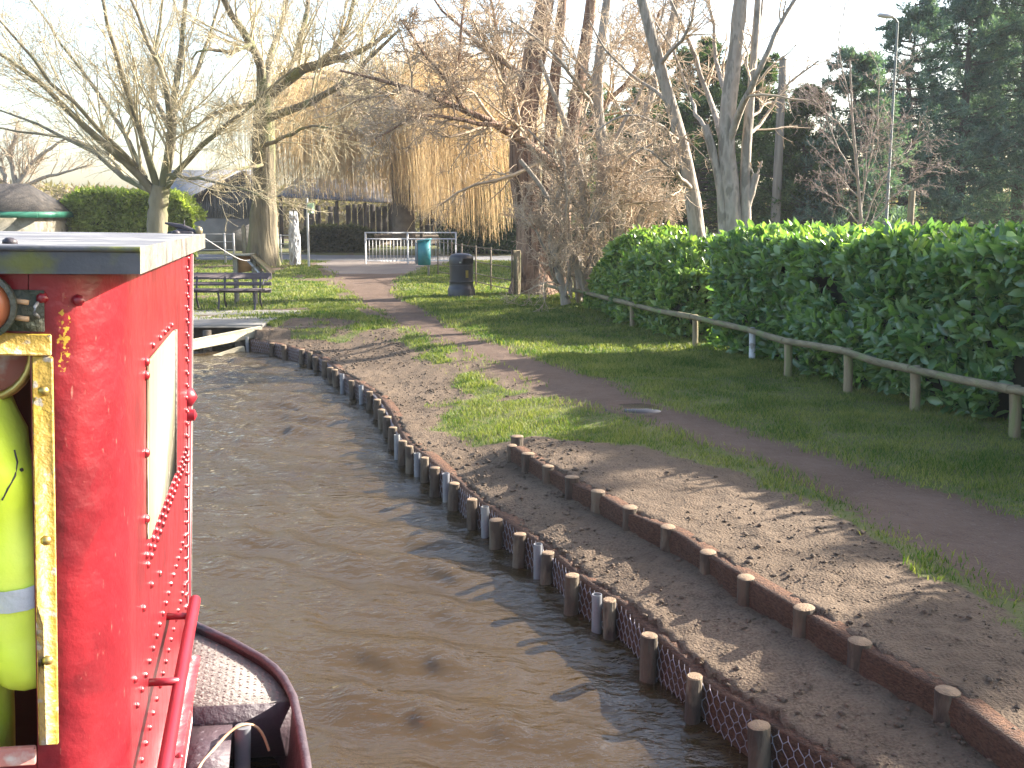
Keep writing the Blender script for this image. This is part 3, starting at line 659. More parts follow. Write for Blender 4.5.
conifer('tall blue-green conifer rising past the top of the photo, right of the lamp', cpx(955, 40), 40, 11.8, 3.0, 37, M['conifer_b'], .08, 1.2)
conifer('massive blue-green conifer standing at the right edge of the photo', cpx(1012, 41), 41, 13.5, 3.8, 38, M['conifer_b'], .08, 1.4)
conifer('blue-green conifer half cut off by the right edge of the photo', cpx(1075, 38), 38, 12, 3.4, 39, M['conifer_b'], .15, 1.1)
conifer('tallest conifer peeking between the two massive right ones', cpx(985, 47), 47, 15.5, 3.4, 40, M['conifer_b'], .08, 1.1)
# trees right of the view that dapple the bank
for _i, (_x, _y, _h, _r, _d, _lb) in enumerate([
    (13.2, 9.0, 6.6, 1.5, .3, 'airy conifer outside the photo to the right, nearest of the shade trees'), (14.6, 11.0, 6.7, 1.9, .6, 'airy conifer outside the photo to the right, shading the near terrace'),
    (13.6, 12.8, 6.9, 1.9, .6, 'airy conifer outside the photo to the right, shading the upper terrace'), (15.0, 14.6, 7.5, 1.9, .65, 'airy conifer outside the photo to the right, shading the near path'),
    (14.2, 16.6, 6.7, 1.7, .7, 'airy conifer outside the photo to the right, shading the middle of the path'), (15.5, 18.8, 7.2, 1.5, .6, 'airy conifer outside the photo, farthest of the shade trees')]):
    conifer(_lb, _x, _y, _h, _r, 41 + _i, M['conifer_b'], .05, _d, 'shade trees beyond the right edge')

# ------------------------------------------------------------------ laurel hedges
def leaf_mesh(c, d, nrm, L, W):
    s = norm(np.cross(d, nrm)); up = np.cross(s, d); L = L[:, None]; W = W[:, None]
    v = [c, c + d * L * .33 + s * W + up * W * .35, c + d * L * .33 - up * W * .05, c + d * L * .33 - s * W + up * W * .35,
         c + d * L * .72 + s * W * .8 + up * (W * .3 - L * .04), c + d * L * .72 - up * L * .05, c + d * L * .72 - s * W * .8 + up * (W * .3 - L * .04), c + d * L - up * L * .14]
    V = np.stack(v, 1); n = len(c); o = np.arange(n)[:, None] * 8
    q = np.concatenate([o + np.array([[1, 4, 5, 2]]), o + np.array([[2, 5, 6, 3]])]); t = np.concatenate([o + np.array([[0, 1, 2]]), o + np.array([[0, 2, 3]]), o + np.array([[4, 7, 5]]), o + np.array([[5, 7, 6]])])
    return V.reshape(-1, 3), [t, q]
def hedge(name, label, axis_pts, width, ztop, z0, mats, n_leaf, seed, Lr=(.085, .15), core=True, shoots=True, cat='hedge', bump=.16, bush=False):
    """axis_pts: front line (x,y) ordered by y; hedge occupies [x, x+width]"""
    r_ = np.random.default_rng(seed); A = np.array(axis_pts); y0, y1 = A[0, 1], A[-1, 1]; fxx = lambda y: np.interp(y, A[:, 1], A[:, 0])
    root = thing(name, label, cat, (float(fxx((y0 + y1) / 2)) + width / 2, (y0 + y1) / 2, z0))
    cz = lambda y: ztop(y) if callable(ztop) else np.full_like(y, ztop)
    # choose surface samples: front face, top, far/near ends, back
    N = n_leaf; u = r_.random(N); y = y0 + (y1 - y0) * r_.random(N)
    H = cz(y) - z0
    face = np.where(u < .50, 0, np.where(u < .80, 1, np.where(u < .88, 2, 3)))
    t = r_.random(N); x = np.zeros(N); z = np.zeros(N); nr = np.zeros((N, 3))
    m0 = face == 0; x[m0] = fxx(y[m0]); z[m0] = z0 + .05 + (H[m0] - .05) * t[m0]; nr[m0] = (-1, -.1, .15)
    m1 = face == 1; x[m1] = fxx(y[m1]) + width * t[m1]; z[m1] = cz(y[m1]); nr[m1] = (0, 0, 1)
    m2 = face == 2; x[m2] = fxx(y[m2]) + width; z[m2] = z0 + .05 + (H[m2]) * t[m2]; nr[m2] = (1, 0, .1)
    m3 = face == 3; e = r_.random(N) < .7; y[m3] = np.where(e, y0, y1)[m3]; x[m3] = fxx(y[m3]) + width * t[m3]; z[m3] = z0 + .05 + (cz(y[m3]) - z0) * r_.random(N)[m3]; nr[m3] = np.where(e[m3][:, None], np.array([0, -1, .1]), np.array([0, 1, .1]))
    off = (fbm(y * 1.7 + x, z * 1.9, seed) - .45) * bump * 2 - np.abs(r_.normal(0, .07, N))
    rnd = .22 if not bush else .5
    # round the top edge
    tx = np.clip((x - fxx(y)) / width, 0, 1); ed = np.minimum(tx, 1 - tx); z[m1] -= rnd * np.clip(1 - ed[m1] / .25, 0, 1) ** 2
    inw = rnd * np.clip((z - (cz(y) - .35)) / .35, 0, 1) ** 2; x[m0] += inw[m0] * .8
    if bush:
        ey = np.minimum(y - y0, y1 - y) / (y1 - y0); sh = np.clip(1 - ey / .3, 0, 1) ** 2; z = z0 + (z - z0) * (1 - .35 * sh)
    c = np.stack([x, y, z], 1) + nr * off[:, None]; c[:, 2] = np.maximum(c[:, 2], z0 + .02)
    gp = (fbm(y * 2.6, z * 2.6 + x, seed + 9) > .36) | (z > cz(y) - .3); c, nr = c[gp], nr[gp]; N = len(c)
    d = norm(nr * .45 + r_.normal(0, .5, (N, 3)) + np.array([0, 0, .35])); nn = norm(nr + r_.normal(0, .45, (N, 3)) + np.array([0, 0, .5]))
    L = r_.uniform(*Lr, N); V, F = leaf_mesh(c, d, nn, L, L * r_.uniform(.19, .25, N)); big_mesh('foliage', V, F, mats[0], root, True)
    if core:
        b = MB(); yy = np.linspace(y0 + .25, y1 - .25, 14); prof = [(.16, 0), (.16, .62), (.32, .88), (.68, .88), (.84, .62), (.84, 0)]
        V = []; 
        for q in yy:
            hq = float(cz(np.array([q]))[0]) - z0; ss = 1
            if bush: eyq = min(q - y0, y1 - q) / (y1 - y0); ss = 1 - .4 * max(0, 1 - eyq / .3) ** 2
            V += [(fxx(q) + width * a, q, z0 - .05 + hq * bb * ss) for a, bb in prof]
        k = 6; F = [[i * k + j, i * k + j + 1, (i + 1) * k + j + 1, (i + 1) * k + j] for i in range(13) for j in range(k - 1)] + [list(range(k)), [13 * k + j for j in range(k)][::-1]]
        b.add(V, F); b.build('shade_core', M['hedge_core'], root)  # unseen solid core added to block light through the leaves
    # stems
    ns = 60; sx = r_.random(ns); sy = y0 + (y1 - y0) * r_.random(ns); b0 = np.stack([fxx(sy) + width * (.3 + .4 * sx), sy, np.full(ns, z0 - .05)], 1)
    k = np.linspace(0, 1, 5); dd = np.stack([r_.normal(0, .1, ns), r_.normal(0, .2, ns), (cz(sy) - z0) * r_.uniform(.6, .95, ns)], 1)
    Pn = b0[:, None] + dd[:, None] * k[None, :, None] + r_.normal(0, .03, (ns, 5, 3)); V, F = tubes([(Pn, np.tile(np.linspace(.012, .005, 5), (ns, 1)), 5)]); big_mesh('stem', V, F, M['wood_post'], root, True)
    if shoots:
        ns = int(22 * (y1 - y0)); sy = y0 + (y1 - y0) * r_.random(ns); sx = fxx(sy) + width * r_.random(ns); hs = r_.uniform(.0, .17, ns) + .14 * r_.random(ns) ** 6
        if bush: hs -= .25
        cs = []; ds = []
        for j in range(6):
            cs.append(np.stack([sx, sy, cz(sy) - .06 + hs * j / 5], 1)); a = r_.uniform(0, 6.28, ns); ds.append(np.stack([np.cos(a) * .6, np.sin(a) * .6, np.full(ns, .8)], 1))
        c = np.concatenate(cs); d = norm(np.concatenate(ds)); V, F = leaf_mesh(c, d, norm(r_.normal(0, .5, c.shape) + np.array([0, 0, .6])), r_.uniform(Lr[0], Lr[1], len(c)), np.full(len(c), .022)); big_mesh('top_shoots', V, F, mats[1], root, True)
    return root
hx = lambda y: np.interp(y, FY, FX)
hedge('laurel_hedge', 'long clipped dark green laurel hedge behind the low rail fence on the right', [(hx(y) + .3, y) for y in (4.2, 5.5, 7, 8.7, 10, 11.5, 13, 14.6)], 1.25, lambda y: 2.10 - .018 * (y - 7) + .02 * np.sin(y * 3) + .05 * (fbm(y * 1.1, y * 0, 8) - .5), .48, (M['laurel'], M['laurel_bright']), 38000, 51, (.07, .20), bump=.28)
hedge('laurel_bush', 'separate bright laurel bush left of the long hedge below the thorn tree', [(hx(15.6) + .15, 15.6), (hx(17.5) + .15, 17.5), (hx(20.5) + .2, 20.5)], 1.5, lambda y: 1.86 + .12 * np.sin(y * 2.1), .48, (M['laurel_bright'], M['laurel_bright']), 13000, 52, (.08, .18), shoots=False, bush=True, bump=.3)
p0, p1 = P(75, 240, 38), P(196, 240, 38)
def hedge_x(name, label, x0, x1, y, ztop, mats, n, seed, dep=1.4, Ls=(.16, .3)):
    r_ = np.random.default_rng(seed); root = thing(name, label, 'hedge', ((x0 + x1) / 2, y, .48))
    x = x0 + (x1 - x0) * r_.random(n); u = r_.random(n); z = .5 + (ztop - .5) * r_.random(n) ** .8; f = u < .7
    yy = np.where(f, y - dep / 2, y + (r_.random(n) - .5) * dep); z = np.where(f, z, ztop)
    e = np.minimum(x - x0, x1 - x); z = .5 + (z - .5) * (1 - .3 * np.clip(1 - e / .8, 0, 1) ** 2)
    c = np.stack([x, yy, z], 1); c[:, 1] -= (fbm(x * 1.6, z * 1.6, seed) - .5) * .6; c[:, 2] += (fbm(x * 1.2, z * .5, seed + 3) - .5) * .35 + r_.normal(0, .05, n); c[:, 2] = np.maximum(c[:, 2], .5)
    V, F = leaf_mesh(c, norm(r_.normal(0, .6, c.shape) + np.array([0, -.4, .3])), norm(r_.normal(0, .5, c.shape) + np.array([0, -.6, .6])), r_.uniform(*Ls, n), r_.uniform(.035, .06, n)); big_mesh('foliage', V, F, mats, root, True)
    b = MB(); b.box(((x0 + x1) / 2, y, .48 + (ztop - .6) / 2), (x1 - x0 - .5, dep - .6, ztop - .6), bev=.2); b.build('shade_core', M['hedge_core'], root)  # dark inner block added so no light passes the foliage
    return root
hedge_x('garden_hedge', 'yellow-green sunlit hedge between the hut and the barn', p0[0] - .5, p1[0], 38.5, 2.4 + 15 * 38 / 1050, M['hedge_yel'], 9000, 55)
hedge_x('roadside_shrubs', 'low dark scrub along the far side of the road behind the railings', P(300, 240, 48)[0], P(372, 240, 48)[0], 48.5, 1.5, M['brush'], 3500, 56, 1.4)
hedge_x('roadside_hedge', 'dark green low hedge across the road behind the estate fence', P(440, 240, 46)[0], P(585, 240, 46)[0], 47.0, 1.9, M['conifer'], 6500, 57, 1.6)

# ------------------------------------------------------------------ far wood + grass
def scatter_cloud(name, x0, x1, y0, y1, z0, z1, n, L, m, seed, label):
    r_ = np.random.default_rng(seed); x = r_.uniform(x0, x1, n); y = r_.uniform(y0, y1, n); top = z0 + (z1 - z0) * (.55 + .45 * fbm(x * .18, y * .05, seed)); z = z0 + (top - z0) * r_.random(n) ** .7
    V, F = tri_leaves(np.stack([x, y, z], 1), norm(r_.normal(size=(n, 3)) * np.array([1, 1, .6]) + np.array([0, 0, .5])), r_.uniform(L * .5, L, n), r_.uniform(L * .06, L * .16, n), r_); tag(big_mesh(name, V, F, m), label, 'woodland', kind='stuff')
scatter_cloud('distant_woodland', -70, 70, 72, 90, .3, 4.6, 110000, .75, M['farwood'], 61, 'brown bare woodland reading as one band in the far distance')
scatter_cloud('dark_thicket', P(480, 0, 52)[0], P(700, 0, 52)[0], 50, 54, .4, 4.6, 40000, .45, M['brush'], 62, 'dark tangled thicket behind the central tree and the road')
def conifers_back():
    for i, (px, D, h, rd) in enumerate([(495, 50, 6.5, 2.6), (590, 48, 7.4, 2.6)]):
        conifer(['dark conifer in shade behind the weeping willow', 'dark conifer in shade behind the thorn tree stems'][i], cpx(px, D), D, h, rd, 70 + i, M['conifer'])
conifers_back()

r_ = np.random.default_rng(5)
def scatter_grass(n, x0, x1, y0, y1, hmin, hmax, wd, ypow=1.0):
    y = y0 + (y1 - y0) * r_.random(n) ** ypow; x = x0 + (x1 - x0) * r_.random(n)
    vis = (np.abs(x) < .52 * y + .6)
    g_, p_, a_, ro_ = zones(x, y); keep = vis & (r_.random(n) < g_ ** 1.5 * (1 - p_ ** .7)) & (gz(x, y) > .2) & (ro_ < .1) & (vnoise(x * 3.3, y * 3.3, 77) + r_.random(n) * .6 > .42)
    x, y = x[keep], y[keep]; k = len(x); z = gz(x, y) - .01 + (fbm(x * 2.5, y * 2.5, 6) - .5) * .05
    tuft = .5 + 1.0 * vnoise(x * 4, y * 4, 5); h = r_.uniform(hmin, hmax, k) * tuft; a = r_.uniform(0, 6.28, k); l = r_.uniform(.2, .9, k); la = r_.uniform(0, 6.28, k)
    s = np.stack([np.cos(a), np.sin(a), 0 * a], 1) * wd * .5; bs = np.stack([x, y, z], 1); ld = np.stack([np.cos(la), np.sin(la), 0 * a], 1) * (h * l)[:, None]; up = np.array([0, 0, 1.]) * h[:, None]
    return np.stack([bs - s, bs + s, bs + up * .6 + ld * .35 + s * .7, bs + up * .6 + ld * .35 - s * .7, bs + up + ld], 1)
B = np.concatenate([scatter_grass(330000, -1.5, 6.0, 3.5, 14, .02, .055, .007), scatter_grass(230000, -4.5, 4.5, 12, 25, .03, .065, .012), scatter_grass(150000, -15, 1.5, 17.5, 40, .035, .08, .022)])
k = len(B); o = np.arange(k)[:, None] * 5
print('grass blades', k)
tag(big_mesh('grass', B.reshape(-1, 3), [o + np.array([[3, 2, 4]]), o + np.array([[0, 1, 2, 3]])], M['grass']), 'short green grass of the verges and the bank', 'grass', kind='stuff')
# clods of soil
n = 26000; y = 3.2 + 15 * r_.random(n) ** 1.6; x = r_.uniform(-4.6, 3.2, n); g_, p_, a_, _ = zones(x, y); kp = (fbm(x * 1.3, y * 1.3, 21) + .25 * r_.random(n) > .56) & (g_ < .4) & (p_ < .75) & (x > fx(BANK, y) + .08) & (np.abs(x) < .52 * y) & (r_.random(n) < .3 + .7 * (p_ < .3)); x, y = x[kp], y[kp]; k = len(x)
sz = .004 + .013 * r_.random(k) ** 5 + .0005 * y; ico = norm(np.array([(1, 0, 0), (-1, 0, 0), (0, 1, 0), (0, -1, 0), (0, 0, 1), (0, 0, -1)], float)); fo = np.array([(0, 2, 4), (2, 1, 4), (1, 3, 4), (3, 0, 4), (2, 0, 5), (1, 2, 5), (3, 1, 5), (0, 3, 5)])
c = np.stack([x, y, gz(x, y) + so_w.max() * .004 + (fbm(x * 6, y * 6, 1, 4) - .5) * .055 + (vnoise(x * 2.1, y * 2.1, 4) - .5) * .03], 1)
V = c[:, None] + ico[None] * sz[:, None, None] * r_.uniform(.5, 1.5, (k, 6, 1)) * np.array([1.2, 1.2, .7])
tag(big_mesh('soil_clods', V.reshape(-1, 3), (np.arange(k)[:, None, None] * 6 + fo[None]).reshape(-1, 3), M['clod']), 'crumbs and clods of bare brown soil strewn over the bank', 'soil', kind='stuff')
# puddle on the path
pc = at(640, 407, .48); b = MB(); pts = []
for i in range(26):
    a = i * 2 * math.pi / 26; rr = 1 + .25 * math.sin(3 * a) + .15 * math.sin(5 * a + 1); pts.append((pc[0] + math.cos(a) * .36, pc[1] + math.sin(a) * .40))
b.prism(pts, .455, .468)
M['puddle'] = mat('puddle', (.05, .034, .024), (.08, .055, .04), 3, .22, spec=.5)
tag(b.build('puddle', M['puddle']), 'shallow muddy puddle on the footpath', 'puddle', kind='structure')

# ------------------------------------------------------------------ air: haze volume added for the veil of sun glare
b = MB(); b.box((0, 48, 14.0), (172, 116, 32)); hz = b.build('haze', []); tag(hz, 'thin pale haze added over the whole scene to veil it like sun glare', 'haze', kind='stuff')
m = bpy.data.materials.new('haze'); m.use_nodes = True; n = m.node_tree.nodes; n.remove(n['Principled BSDF']); pv = n.new('ShaderNodeVolumePrincipled')
pv.inputs['Color'].default_value = (.92, .94, 1, 1); pv.inputs['Density'].default_value = .0005; m.node_tree.links.new(pv.outputs[0], n['Material Output'].inputs['Volume']); hz.data.materials.append(m)
scn.cycles.volume_bounces = 0
# ------------------------------------------------------------------ bank revetment
rs = random.Random(4)
def bnk(y): return float(fx(BANK, y))
stk = sorted([(at(px, py, .31), t) for px, py, t in STK], key=lambda q: q[0][1])
nl = npi = 0
STP = []
for p, t in stk:
    y = p[1]; x = p[0]; h = .305 + rs.uniform(-.015, .02); tilt = (rs.uniform(-.07, .07), rs.uniform(-.07, .07)); STP.append((x, y))
    b = MB(); k = 14
    if t == 0:
        r0 = rs.uniform(.037, .047); pr = []
        for zz in np.linspace(-.6, h, 8): pr.append((r0 * (1 + rs.uniform(-.05, .05)), zz))
        n0 = len(pr); an = np.arange(k) * 2 * math.pi / k; rv = 1 + .07 * np.sin(an * 2 + rs.random() * 6) + .03 * np.sin(an * 5)
        V = np.array([[x + tilt[0] * zz + q * rv[j] * math.cos(an[j]), y + tilt[1] * zz + q * rv[j] * math.sin(an[j]), zz] for q, zz in pr for j in range(k)])
        F = [[i * k + j, i * k + (j + 1) % k, (i + 1) * k + (j + 1) % k, (i + 1) * k + j] for i in range(n0 - 1) for j in range(k)]
        b.add(V, F, 0)
        V2 = np.concatenate([V[-k:], (V[-k:] - V[-k:].mean(0)) * .88 + V[-k:].mean(0) + np.array([0, 0, .006])]); b.add(V2, [[j, (j + 1) % k, k + (j + 1) % k, k + j] for j in range(k)] + [[k + j for j in range(k)]], 1)
        o = b.build('timber_stake', [M['stake'], M['stake_cut']]); nl += 1
        tag(o, '%s round timber stake along the water edge, counting from the near end' % ORD[nl - 1], 'stake', 'round timber stakes along the water edge')
    else:
        r0 = .028; b.lathe([(r0, -.6), (r0, h + .015), (r0 * .85, h + .015), (r0 * .85, h - .03)], (x, y, 0), 16)
        o = b.build('plastic_pipe', M['pipe']); npi += 1
        tag(o, '%s pale grey plastic pipe upright among the water edge stakes, counting from the near end' % ORD[npi - 1], 'pipe', 'grey pipes standing along the water edge')
    smooth_by_angle(o, 50)
# smooth arc-length curve for the lining, just landward of stakes
def arc(A, y0, y1, off, n=260):
    yy = np.linspace(y0, y1, n); xx = np.interp(yy, A[:, 1], A[:, 0]); 
    for _ in range(3): xx[1:-1] = .5 * xx[1:-1] + .25 * (xx[:-2] + xx[2:])
    p = np.stack([xx, yy], 1); t = np.gradient(p, axis=0); t /= np.linalg.norm(t, axis=1)[:, None]; nn = np.stack([t[:, 1], -t[:, 0]], 1)
    p = p + nn * off; s = np.concatenate([[0], np.cumsum(np.linalg.norm(np.diff(p, axis=0), axis=1))]); return p, nn, s
SA = np.array(STP); SA = SA[np.argsort(SA[:, 1])]
SA = np.vstack([[(2.0, 2.4)], SA])
p, nn, s = arc(SA, 2.5, SA[-1, 1], .058, 420)
def ribbon(name, p, nn, s, zf0, zf1, th, m, parent=None, wob=.012, rows=7, seed=1):
    n = len(p); V = []; zs = np.linspace(0, 1, rows)
    for k in range(rows):
        o = (fbm(s * 6, zs[k] * 4 + 0 * s, seed) - .5) * wob * 2
        V.append(np.column_stack([p + nn * o[:, None], zf0 + (zf1 - zf0) * zs[k]]))
    V.append(np.column_stack([p + nn * th, zf1 - .004])); V.append(np.column_stack([p + nn * th, zf0]))
    V = np.stack(V, 1).reshape(-1, 3); K = rows + 2
    F = [[i * K + j, i * K + j + 1, (i + 1) * K + j + 1, (i + 1) * K + j] for i in range(n - 1) for j in range(K - 1)]
    return big_mesh(name, V, np.array(F), m, parent, True)
top = .280 + .02 * (fbm(s * 3, s * 0, 2) - .5)
rev = thing('bank_lining', 'brown coir lining with wire netting holding the soil behind the water edge stakes', 'bank lining', (p[0][0], p[0][1], 0))
ribbon('coir_matting', p, nn, s, np.full(len(s), -.4), top, .13, M['coir'], rev)
# hexagonal netting
cw, ch = .058, .05; edges = []
ncol = int(s[-1] / cw); 
for i in range(ncol):
    for j in range(-1, 7):
        cx = (i + (.5 if j % 2 else 0)) * cw; cz_ = -.04 + j * ch
        a = (cx, cz_ + ch * .2); bq = (cx, cz_ + ch * .62); edges += [(a, bq), (bq, (cx + cw / 2, cz_ + ch * 1.2 - 0)), (bq, (cx - cw / 2, cz_ + ch * 1.2 - 0))]
E_ = np.array(edges); js = fbm(E_[..., 0] * 9, E_[..., 1] * 9, 4); E_ = E_ + np.stack([(js - .5) * .03, (vnoise(E_[..., 0] * 8, E_[..., 1] * 8, 6) - .5) * .02], -1)
ss, zz = E_[..., 0], E_[..., 1]; ss = np.clip(ss, 0, s[-1]); tz = np.interp(ss, s, top) + .012
kp = (zz[:, 0] < tz[:, 0]) & (zz[:, 1] < tz[:, 1] + .01); ss, zz = ss[kp], zz[kp]
px_ = np.interp(ss, s, p[:, 0]) - np.interp(ss, s, nn[:, 0]) * .016; py_ = np.interp(ss, s, p[:, 1]) - np.interp(ss, s, nn[:, 1]) * .016
Pn = np.stack([px_, py_, zz], -1); V, F = tubes([(Pn, np.full(Pn.shape[:2], .0022), 3)]); big_mesh('wire_netting', V, F, M['wire'], rev, True)
# upper terrace edging
p2, n2_, s2 = arc(COIR, 2.6, 8.42, 0, 160)
edg = thing('terrace_edging', 'low red-brown coir edging strip between the two soil terraces', 'edging', (p2[0][0], p2[0][1], .3))
ribbon('coir_roll', p2, n2_, s2, np.full(len(s2), .2), .482 + .02 * (fbm(s2 * 2.5, s2 * 0, 7) - .5), .11, M['coir'], edg, .022, 9, 5)
UP = [(948, 688), (860, 640), (804, 608), (746, 576), (708, 551), (668, 526), (630, 509), (598, 492), (572, 479), (548, 467), (528, 454), (512, 444), (517, 437)]
ups = sorted([at(a, c, .5) for a, c in UP], key=lambda q: q[1]); ups = [np.array([1.93, 3.35, .5])] + ups
for i, q in enumerate(ups):
    b = MB(); k = 14; r0 = rs.uniform(.042, .052); x, y = q[0], q[1]; h = .495 + rs.uniform(-.01, .02); an = np.arange(k) * 2 * math.pi / k; rv = 1 + .08 * np.sin(an * 2 + rs.random() * 6)
    V = np.array([[x + r0 * rv[j] * math.cos(an[j]) * (1 + .05 * math.sin(zz * 40)), y + r0 * rv[j] * math.sin(an[j]), zz] for zz in np.linspace(.1, h, 6) for j in range(k)])
    b.add(V, [[i_ * k + j, i_ * k + (j + 1) % k, (i_ + 1) * k + (j + 1) % k, (i_ + 1) * k + j] for i_ in range(5) for j in range(k)], 0)
    V2 = np.concatenate([V[-k:], (V[-k:] - V[-k:].mean(0)) * .85 + V[-k:].mean(0) + np.array([0, 0, .006])]); b.add(V2, [[j, (j + 1) % k, k + (j + 1) % k, k + j] for j in range(k)] + [[k + j for j in range(k)]], 1)
    o = b.build('timber_stake', [M['stake'], M['stake_cut']]); smooth_by_angle(o, 50)
    tag(o, '%s stubby timber stake of the upper terrace edging, counting from the near end' % ORD[i], 'stake', 'stubby stakes along the upper terrace edging')

# ------------------------------------------------------------------ low rail fence
fe = thing('rail_fence', 'low wooden rail fence of round rails along the foot of the laurel hedge', 'fence', (FX[4], FY[4], .5))
tops = [(1015, 388), (915, 368), (848, 350), (788, 340), (752, 329), (695, 316), (632, 303), (578, 290), (545, 284)]
pts = []
for i, ((bx, by), (tx_, ty)) in enumerate(zip(FENCE, tops)):
    q = at(bx, by, .49); t = P(tx_, ty, q[1]); pts.append((q, t))
qn = (np.array([4.75, 7.1, .49]), np.array([4.78, 7.1, .97])); qm = (np.array([5.2, 5.6, .49]), np.array([5.2, 5.6, 1.0]))
pts = [qm, qn] + pts
for i, (q, t) in enumerate(pts):
    b = MB(); r0 = .05 if i < 6 else .042; t2 = t.copy(); t2[2] = min(t[2], 1.0)
    b.tube([q - np.array([0, 0, .1]), (q + t2) / 2 + np.array([.004, 0, 0]), t2 + np.array([0, 0, .02])], [r0, r0 * .97, r0 * .95], 12)
    white = i == 6; o = b.build('post', M['white_paint'] if white else M['wood_post'], fe); smooth_by_angle(o, 50)
    if white: o['label'] = 'white painted post of the rail fence'
for i in range(len(pts) - 1):
    a, c = pts[i][1].copy(), pts[i + 1][1].copy(); b = MB(); off = np.array([-.045, 0, .0]); a[2] = min(a[2], 1.0) - .01; c[2] = min(c[2], 1.0) - .01
    m = (a + c) / 2 + np.array([0, 0, rs.uniform(-.02, .01)]); b.tube([a + off, m + off, c + off], [.041, .038, .036], 10); smooth_by_angle(b.build('rail', M['wood_rail'], fe), 50)
# ------------------------------------------------------------------ left side: jetty, sleeper edge
jt = thing('jetty', 'timber-fronted landing stage with pale beams at the head of the basin', 'jetty', (-5.5, 18, .3))
b = MB(); b.box((-7.0, 18.35, .47), (5.6, 1.5, .06), bev=.01); b.build('deck_slab', M['concrete'], jt)
pa_, pb_ = P(180, 347, 16.9), P(262, 331, 17.5)
b = MB(); b.beam(P(140, 355, 16.6), pb_, .10, .17, bev=.01); b.build('fascia_beam', M['cream_timber'], jt)
b = MB(); b.beam(P(140, 384, 15.9), P(244, 350, 17.2), .09, .15, bev=.01); b.build('lower_beam', M['cream_timber'], jt)
for px in (205, 237):
    b = MB(); q = P(px, 345, 17.25); b.tube([(q[0], q[1] + .15, -.5), (q[0], q[1] + .15, .42)], .07, 10); b.build('pile', M['dark_timber'], jt)
b = MB(); b.box((-7.2, 18.1, -.05), (5.2, .08, .9)); b.build('back_board', M['dark_timber'], jt)
sl_ = MB(); sl_.beam(P(264, 331, 17.9), P(326, 332, 17.7), .14, .17, bev=.012); tag(sl_.build('timber_sleeper', M['dark_timber']), 'dark timber sleeper edging the lawn at the end of the jetty', 'sleeper')
# footings slab under the bench
b = MB(); b.box((-5.4, 19.6, .505), (3.0, .7, .03), bev=.01); b.build('slab', M['concrete'], jt)
# ------------------------------------------------------------------ bench (faces the water)
bd = 20.3; bl = P(176, 310, bd)[0]; br = P(270, 310, bd)[0]
bn = thing('park_bench', 'dark slatted park bench with curved iron legs facing the water', 'bench', ((bl + br) / 2, bd, .5))
for zz, yy, hh in ((1.13, .26, .13), (.98, .22, .07), (.84, .18, .06)):
    b = MB(); b.box(((bl + br) / 2, bd + yy, zz), (br - bl, .025, hh), bev=.006); b.build('back_slat', M['bench_slat'], bn)
for k_ in range(4):
    b = MB(); b.box(((bl + br) / 2, bd - .26 + k_ * .12, .90 - .005 * k_), (br - bl, .085, .03), bev=.006); b.build('seat_slat', M['bench_slat'], bn)
for fx_ in (.2, .5, .88):
    x = bl + (br - bl) * fx_; b = MB()
    b.tube([(x, bd - .33, .5), (x, bd - .24, .68), (x, bd - .28, .86)], .02, 6); b.tube([(x, bd + .28, .5), (x, bd + .14, .7), (x, bd + .17, .86), (x, bd + .29, 1.2)], .02, 6); b.tube([(x, bd - .28, .87), (x, bd + .18, .86)], .018, 6)
    smooth_by_angle(b.build('leg_frame', M['black_iron'], bn), 60)
for fx_ in (.02, .97):
    x = bl + (br - bl) * fx_; b = MB(); b.tube([(x, bd - .28, .88), (x, bd - .32, 1.0), (x, bd - .2, 1.08), (x, bd + .05, 1.05), (x, bd + .24, 1.1)], .016, 6); smooth_by_angle(b.build('armrest', M['black_iron'], bn), 60)
# ------------------------------------------------------------------ lectern board
ld = 21.6; q = P(246, 304, ld); lb = thing('information_board', 'wooden lectern-style information board on two cream legs behind the bench', 'notice board', (q[0], ld, .5))
for pl_, nm in ((237, 0), (256, 1)):
    x = P(pl_, 300, ld)[0]; b = MB(); b.box((x, ld + (.0 if nm == 0 else -.05), .98), (.09, .09, .98), bev=.008); b.build('leg', M['cream_timber'], lb)
xl, xr = P(226, 252, ld)[0], P(252, 252, ld)[0]
b = MB(); b.beam((xl, ld, 1.50), (xr + .02, ld, 1.50), .42, .035, bev=.006); b.build('top_board', M['cream_timber'], lb)
b = MB(); b.beam((xr + .01, ld, 1.505), (P(272, 270, ld)[0], ld, 1.12), .46, .05, up=(.6, 0, .8), bev=.006); b.build('display_panel', M['wood_post'], lb)
b = MB(); b.beam((xr - .06, ld - .02, 1.40), (P(262, 270, ld)[0], ld - .02, 1.12), .40, .03, up=(.6, 0, .8), bev=.006); b.build('panel_back', M['white_paint'], lb)
b = MB(); b.prism([(xl + .12, 1.47), (xr + .0, 1.47), (xr + .12, 1.18), (xl + .2, 1.12)], ld + .06, ld + .09, lambda V: V[:, [0, 2, 1]]); b.build('back_panel', M['board_orange'], lb)
b = MB(); b.box(((xl + xr) / 2 + .1, ld + .05, 1.06), (.26, .22, .12), bev=.02); b.build('shelf', M['dark_timber'], lb)
